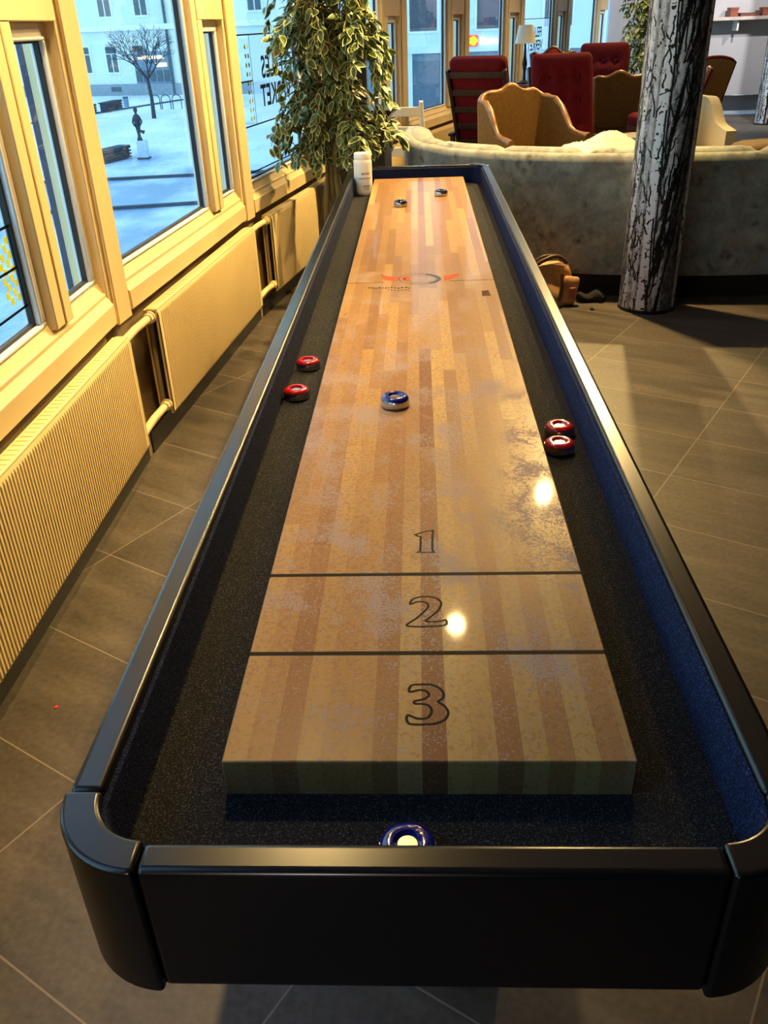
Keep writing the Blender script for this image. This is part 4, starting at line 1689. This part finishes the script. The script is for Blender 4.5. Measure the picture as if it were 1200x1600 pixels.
# light levels
SKY = 2.6
EXPO = 0.0
NEUT = (1.0, .93, .86)
SPOTS = [
    # x, y, z, aim, power, cone, blend, radius
    (-.47, 1.9, 3.2, -1.2, 1.1, .5, 330, 76, .7),
    (.19, 3.42, 3.2, -1.1, 2.7, .5, 340, 97, .75),
    (.93, 5.07, 3.2, -.05, 4.4, .7, 820, 104, .6),
    (1.68, 7.25, 3.2, 1.0, 4.9, .5, 680, 120, .5),
    (2.4, 9.2, 3.2, 2.0, 8.2, .5, 330, 110, .6),
    (3.0, 11.4, 3.2, 2.6, 10.4, .5, 260, 110, .6),
    (-.1, 6.9, 3.2, -.6, 6.2, .8, 200, 100, .6),
    (-.75, -3.1, 1.3, -.35, .1, 0, 80, 46, .6, .08, (1.0, .86, .80)),  # unseen low fill behind the camera, added to brighten the floor by the table
    (5.0, 12.6, 3.2, 5.4, 15.2, 1.0, 420, 110, .6, .045, (1.0, .93, .88)),  # added fill with no known fixture, brightens the grey back wall
    (6.4, 13.0, 3.2, 6.6, 15.2, 1.0, 300, 110, .6, .045, (1.0, .93, .88)),  # second added fill, for the right part of the back wall
]
# ------------------------------------------------------------------ outside
ZG = -2.5


def snow():
    t = NT('wet snowy square')
    co = t.coord()
    sp = t.n('ShaderNodeSeparateXYZ', {0: co})
    n1 = t.noise(co, .12, 5, .6)
    n2 = t.noise(t.map(co, (1, .35, 1)), .5, 5, .6)
    y = sp.outputs[1]
    band = t.math('MULTIPLY', t.n('ShaderNodeMapRange', {0: y, 1: 33, 2: 36, 3: 0.0, 4: 1.0}).outputs[0], 1.0)
    wetf = t.n('ShaderNodeMapRange', {0: t.math('ADD', t.math('MULTIPLY', n1, .5), t.math('MULTIPLY', n2, .5)), 1: .44, 2: .56, 3: 0.0, 4: 1.0}).outputs[0]
    pave = t.mix(wetf, lin((.50, .60, .68)), lin((.84, .89, .90)))
    sn = t.mix(wetf, lin((.84, .87, .88)), lin((.93, .94, .94)))
    sn = t.mix(t.n('ShaderNodeMapRange', {0: t.noise(co, .35, 4), 1: .60, 2: .70, 3: 0.0, 4: .45}).outputs[0], sn, lin((.62, .55, .44)))
    t.base(t.mix(band, pave, sn))
    t.rough(t.math('MULTIPLY_ADD', band, .4, .35))
    t.b.inputs['Specular IOR Level'].default_value = .5
    t.bump(n2, .3, .05)
    return t.m


tag(MB().box(-120, 120, -40, 160, ZG - .3, ZG).build('street_ground', snow(), smooth=0), 'wet and snowy town square outside the windows', 'ground', kind='structure')
M_kerb = plain('dark kerb stone', (.28, .30, .34), .8)
kb = MB()
for a, b_ in (((150, 178), (245, 163)), ((150, 283), (290, 276)), ((140, 330), (330, 318))):
    A, B = atz(*a, ZG), atz(*b_, ZG)
    e = (B - A).normalized()
    kb.bar((A.x - e.x * 14, A.y - e.y * 14, ZG + .03), (B.x + e.x * 3, B.y + e.y * 3, ZG + .03), .14, .10)
tag(kb.build('kerb', M_kerb), 'dark kerb lines crossing the square outside', 'kerb', kind='structure')

# pale apartment building across the square
A = atz(150, 150, ZG)
B = atz(285, 148, ZG)
ud = (B - A)
ud.z = 0
ud.normalize()
M_fac = plain('pale facade render', (.86, .89, .88), .85, var=.05, vscale=.4)
M_facw = plain('facade window dark', (.30, .36, .40), .25)
M_facf = plain('facade window frame', (.92, .93, .92), .6)
bl = thing('apartment_building', 'pale old apartment building across the snowy square', 'building', (A.x, A.y, ZG), math.atan2(ud.y, ud.x))
bn = Vector((ud.y, -ud.x, 0))      # toward the camera


def fac(xp, yp):
    d = ray(xp, yp)
    t_ = (A - CAM).dot(bn) / d.dot(bn)
    P = CAM + d * t_
    return (P - A).dot(ud), P.z - ZG


b = MB()
b.box(-40, 30, 0, 12, 0, 17)
b.build('wall', M_fac, bl)
b = MB()
b.box(-40, 30, -.12, 0, 0, .75)
b.build('plinth', plain('grey plinth', (.55, .60, .64), .8), bl)
zc = fac(180, 45)[1]
b = MB()
b.box(-40, 30, -.22, 0, zc - .15, zc + .2)
b.box(-40, 30, -.5, 0, 16.6, 17)
b.build('cornice', M_facf, bl, bevel=.03)
ua, ub, uc = fac(134, 95)[0], fac(176, 95)[0], fac(163, 12)[0]
z0, z1 = fac(176, 113)[1], fac(176, 73)[1]
zz0, zz1 = fac(163, 26)[1], fac(163, -12)[1]
sp1 = ub - ua


def fwin(u, za, zb, w):
    f_ = MB()
    f_.box(u - w / 2 - .12, u + w / 2 + .12, -.06, .02, za - .12, zb + .12)
    o = f_.build('facade_window', M_facf, bl)
    g_ = MB()
    for s_ in (-1, 1):
        g_.box(min(u + s_ * .05, u + s_ * w / 2), max(u + s_ * .05, u + s_ * w / 2), -.08, -.055, za, zb - (zb - za) * .3)
    g_.box(u - w / 2, u + w / 2, -.08, -.055, zb - (zb - za) * .26, zb)
    g_.build('facade_pane', M_facw, o)


for k in range(-9, 2):
    fwin(ub + k * sp1, z0, z1, .85)
for k in range(-8, 6):
    for fl_ in range(3):
        fwin(uc + k * sp1 * 1.28, zz0 + fl_ * 3.6, zz1 + fl_ * 3.6, .95)
u0, u1 = fac(214, 120)[0], fac(268, 120)[0]
zs0, zs1 = .3, fac(240, 80)[1]
b = MB()
b.box(u0, u1, -.1, .02, zs0, zs1)
o = b.build('shop_front', plain('shop front grey', (.42, .50, .58), .4), bl)
b = MB()
for k in range(5):
    a = u0 + (u1 - u0) * (k + .12) / 5
    b.box(a, a + (u1 - u0) / 5 * .72, -.13, -.09, .9, zs1 - 1.2)
b.build('shop_pane', M_facw, o)
M_lit = emit('lit sign white', (1.0, .95, .82), 3.0)
za, zb = fac(236, 92)[1], fac(236, 87)[1]
b = MB()
for xa, xb_ in ((217, 230), (232, 240), (243, 257)):
    b.box(fac(xa, 90)[0], fac(xb_, 90)[0], -.2, -.12, za, zb)
b.box(fac(245, 100)[0], fac(262, 100)[0], -.2, -.12, fac(250, 104)[1], fac(250, 98)[1])
b.build('lit_sign', M_lit, o)
# drain pipe and vent
b = MB()
b.tube([(fac(268, 100)[0], -.1, 0), (fac(268, 100)[0], -.1, 16.5)], .09, 8)
b.build('drain_pipe', M_facw, bl)
b = MB()
b.box(fac(176, 140)[0], fac(191, 140)[0], -.16, 0, fac(180, 143)[1], fac(180, 136)[1])
b.build('cellar_vent', M_facw, bl)

# shop building further right, seen through the far bays
M_shop = plain('shop facade', (.82, .87, .88), .8, var=.05, vscale=.5)
sb_ = thing('shop_building', 'pale shop building with a lit sign seen through the far windows', 'building', (0, 40, ZG))
zb0, zb1 = aty(760, 80, 40).z - ZG, aty(760, 48, 40).z - ZG
MB().box(-2.5, 26, 0, 10, zb0, 13).build('wall', M_shop, sb_)
b = MB().box(-2.5, 26, .25, 10, 0, zb0)
b.build('ground_floor', plain('shop glazing surround', (.46, .54, .60), .6, var=.15), sb_)
xs = [aty(640, 30, 40).x, aty(745, 30, 40).x, aty(848, 30, 40).x]
wd = aty(782, 30, 40).x - aty(745, 30, 40).x + .15
step = xs[1] - xs[0]
for k in range(0, 8):
    x = xs[0] + k * step
    o = MB().box(x - .08, x + wd + .08, -.05, .03, zb1, zb1 + 2.1).build('facade_window', M_facf, sb_)
    MB().box(x, x + wd, -.07, -.045, zb1 + .08, zb1 + 2.0).build('facade_pane', plain('dim pane %d' % k, (.25, .27, .33), .3), o)
for k in range(0, 12):
    x = -2.4 + k * 2.2
    o = MB().box(x, x + 1.9, .12, .26, .25, zb0 - .3).build('shop_window', plain('shop pane %d' % k, ((.42, .48, .52), (.34, .40, .46), (.50, .46, .42))[k % 3], .2), sb_)
    MB().box(x + 1.9, x + 2.2, .05, .27, 0, zb0).build('shop_pier', M_shop, sb_)
lx = [aty(q, 64, 39.9) for q in (732.5, 746, 750, 779)]
M_orange = emit('lit orange emblem', (1.0, .66, .08), 3.2)
M_redsign = emit('lit red plate', (.95, .33, .05), 1.6)
sz = lx[0].z - ZG
b = MB().box(lx[0].x, lx[1].x + .02, -.09, 0, sz - .2, sz + .2)
ic = b.build('sign_plate', M_redsign, sb_)
b = MB()
rr = [[(lx[0].x + .19 + r_ * math.cos(R(a)) * (1 + .12 * math.cos(5 * R(a))), y_, sz + r_ * math.sin(R(a))) for a in range(0, 360, 15)] for r_, y_ in ((.17, -.085), (.17, -.11), (.001, -.112))]
b.loft(rr)
b.build('sign_emblem', M_orange, ic)
mt = Matrix(((1, 0, 0, lx[2].x), (0, 0, -1, -.06), (0, 1, 0, sz - .13), (0, 0, 0, 1)))
text_mesh('Staten', .36, emit('lit letters', (.96, .97, 1.0), 3.0), 'sign_letters', sb_, mt, .03, 'LEFT', 1.0, .012)
bd = aty(990, 20, 30)
tag(MB().box(-.16, .16, -.04, .04, -.09, .09).build('neon_sign', emit('blue neon', (.12, .35, 1.0), 4.0), None, loc=(bd.x, 30, bd.z)), 'small glowing blue sign outside beyond the far fig tree', 'sign')
q = MB()
q.tube([(0, .06, ZG - bd.z), (0, .06, .1)], .04, 8)
o = q.build('sign_pole', M_kerb, bpy.data.objects['neon_sign'])

# bare tree, statue, benches, bin, racks
M_bark = plain('bare bark', (.24, .24, .27), .9)
tp = atz(241, 185, ZG)
tr = thing('bare_tree', 'small leafless tree standing on the snow outside', 'tree', tp)
random.seed(31)
trunk, br = MB(), MB()
h_tr = 3.0
trunk.tube([(0, 0, 0), (.03, 0, 1.0), (-.03, 0, 1.9)], [.12, .095, .085], 8)


def grow(p, d, ln, r, depth):
    q = p + d * ln
    br.tube([p, p + d * ln * .5 + Vector((random.gauss(0, .03), 0, random.gauss(0, .03))), q], [r, r * .85, r * .65], 5, cap=False)
    if depth == 0:
        return
    for k in range(3 if depth > 1 else 3):
        nd = (d + Vector((random.gauss(0, .55), random.gauss(0, .4), random.gauss(.10, .38)))).normalized()
        grow(q, nd, ln * random.uniform(.62, .85), r * .62, depth - 1)


for k in range(5):
    a = 2 * math.pi * k / 5
    grow(Vector((-.03, 0, 1.85)), Vector((math.cos(a) * .75, math.sin(a) * .55, .85)).normalized(), .85, .055, 4)
trunk.build('trunk', M_bark, tr, smooth=60)
br.build('branches', M_bark, tr)

sp0 = atz(226, 248, ZG)
st = thing('statue', 'small dark bronze statue of a standing figure on the square outside', 'statue', (sp0.x, sp0.y, ZG))
MB().box(-.17, .17, -.17, .17, 0, .62).build('pedestal', plain('pale granite', (.74, .79, .84), .7), st, bevel=.02)
MB().box(-.20, .20, -.20, .20, 0, .06).build('plinth', M_kerb, st)
fg = MB()
fg.lathe([(.001, .62), (.10, .62), (.09, .70), (.06, .74), (.055, .82), (.085, 1.02), (.10, 1.15), (.115, 1.3), (.13, 1.38), (.10, 1.46), (.04, 1.5), (.04, 1.54), (.065, 1.58), (.075, 1.64), (.06, 1.71), (.001, 1.74)], (-.06, 0), 14)
fg.tube([(-.16, 0, 1.40), (-.21, -.04, 1.22), (-.13, -.11, 1.10)], [.04, .034, .028], 8)
fg.tube([(.04, 0, 1.40), (.12, -.04, 1.24), (.06, -.12, 1.12)], [.04, .034, .028], 8)
fg.tube([(.03, -.02, .95), (.12, -.02, .88), (.15, -.02, .95)], [.05, .06, .04], 8)
fg.build('figure', plain('dark bronze', (.22, .24, .28), .5, .5), st, smooth=60)


def slat_box(name, lab, cat, a, b_, h, group=None):
    P, Q = atz(*a, ZG), atz(*b_, ZG)
    d = Q - P
    w = d.length
    t = thing(name, lab, cat, (P + Q) / 2, math.atan2(d.y, d.x), group)
    n = 4
    body = MB()
    body.box(-w / 2 + .06, w / 2 - .06, .05, .42, .02, h - .03)
    body.build('box_core', M_kerb, t)
    for k in range(n):
        z = h * k / n
        MB().box(-w / 2, w / 2, 0, .05, z + .02, z + h / n - .03).build('slat', M_bark, t, bevel=.01)
    MB().box(-w / 2, w / 2, 0, .5, h - .03, h + .02).build('seat_plank', M_bark, t, bevel=.01)
    return t


slat_box('bench', 'dark slatted bench nearest the statue outside', 'bench', (160, 258), (207, 246), .42)
slat_box('bench', 'dark slatted bench on the snow near the pale building, beside the grey bin', 'bench', (168, 176), (193, 170), .50)
slat_box('bench', 'dark bench on the snow, cut off by the window post', 'bench', (140, 180), (153, 177), .48)
bp = atz(198, 167, ZG)
lb_ = thing('litter_bin', 'blue grey litter bin beside the bench outside', 'bin', bp)
MB().lathe([(.001, 0), (.16, 0), (.18, .5), (.001, .5)], seg=16).build('bin_body', plain('bin blue', (.45, .55, .66), .6), lb_)
MB().lathe([(.001, .5), (.19, .5), (.17, .56), (.001, .58)], seg=16).build('bin_lid', M_kerb, lb_)
for k, xp in enumerate((245, 261, 278)):
    q = atz(xp, 171 - k * .3, ZG)
    r_ = thing('bicycle_rack', 'steel bicycle hoop, %s of the row of three outside' % ('leftmost', 'middle', 'rightmost')[k], 'bicycle rack', q, 0, 'bicycle hoops by the pale building')
    MB().tube([(-.26, 0, 0)] + [(.26 * -math.cos(R(a)), 0, .55 + .22 * math.sin(R(a))) for a in range(0, 181, 15)] + [(.26, 0, 0)], .03, 8).build('hoop', M_facw, r_)

# ------------------------------------------------------------------ light
wd_ = bpy.data.worlds.new('dusk sky')
SC.world = wd_
wd_.use_nodes = True
nt = wd_.node_tree
bg = nt.nodes['Background']
tc = nt.nodes.new('ShaderNodeTexCoord')
se = nt.nodes.new('ShaderNodeSeparateXYZ')
rp = nt.nodes.new('ShaderNodeValToRGB')
nt.links.new(tc.outputs['Generated'], se.inputs[0])
nt.links.new(se.outputs[2], rp.inputs[0])
rp.color_ramp.elements[0].position = 0.0
rp.color_ramp.elements[0].color = (.56, 1.0, 1.0, 1)
rp.color_ramp.elements[1].position = .8
rp.color_ramp.elements[1].color = (.26, .52, 1.0, 1)
nt.links.new(rp.outputs[0], bg.inputs[0])
bg.inputs[1].default_value = SKY

WARM = (1.0, .67, .25)


def spot(x, y, z, tx, ty, tz, power, size, blend=.6, rad=.045, col=WARM):
    ld = bpy.data.lights.new('ceiling_or_fill_spot', 'SPOT')  # serves the room's ceiling spots and the added fills alike
    ld.energy = power
    ld.spot_size = R(size)
    ld.spot_blend = blend
    ld.shadow_soft_size = rad
    ld.color = col
    lo = bpy.data.objects.new('ceiling_or_fill_spot', ld)
    COL.objects.link(lo)
    lo.location = (x, y, z)
    lo.rotation_euler = (Vector((tx, ty, tz)) - Vector((x, y, z))).to_track_quat('-Z', 'Y').to_euler()
    return lo


for s_ in SPOTS:
    spot(*s_)

SC.view_settings.view_transform = 'Standard'
SC.view_settings.look = 'None'
SC.view_settings.exposure = EXPO
SC.view_settings.gamma = 1
SC.view_settings.use_curve_mapping = False
SC.cycles.use_denoising = True
SC.cycles.denoiser = 'OPENIMAGEDENOISE'
SC.cycles.max_bounces = 8
SC.cycles.diffuse_bounces = 4
SC.cycles.transparent_max_bounces = 12
SC.cycles.sample_clamp_indirect = 6
SC.cycles.caustics_reflective = False
SC.cycles.caustics_refractive = False
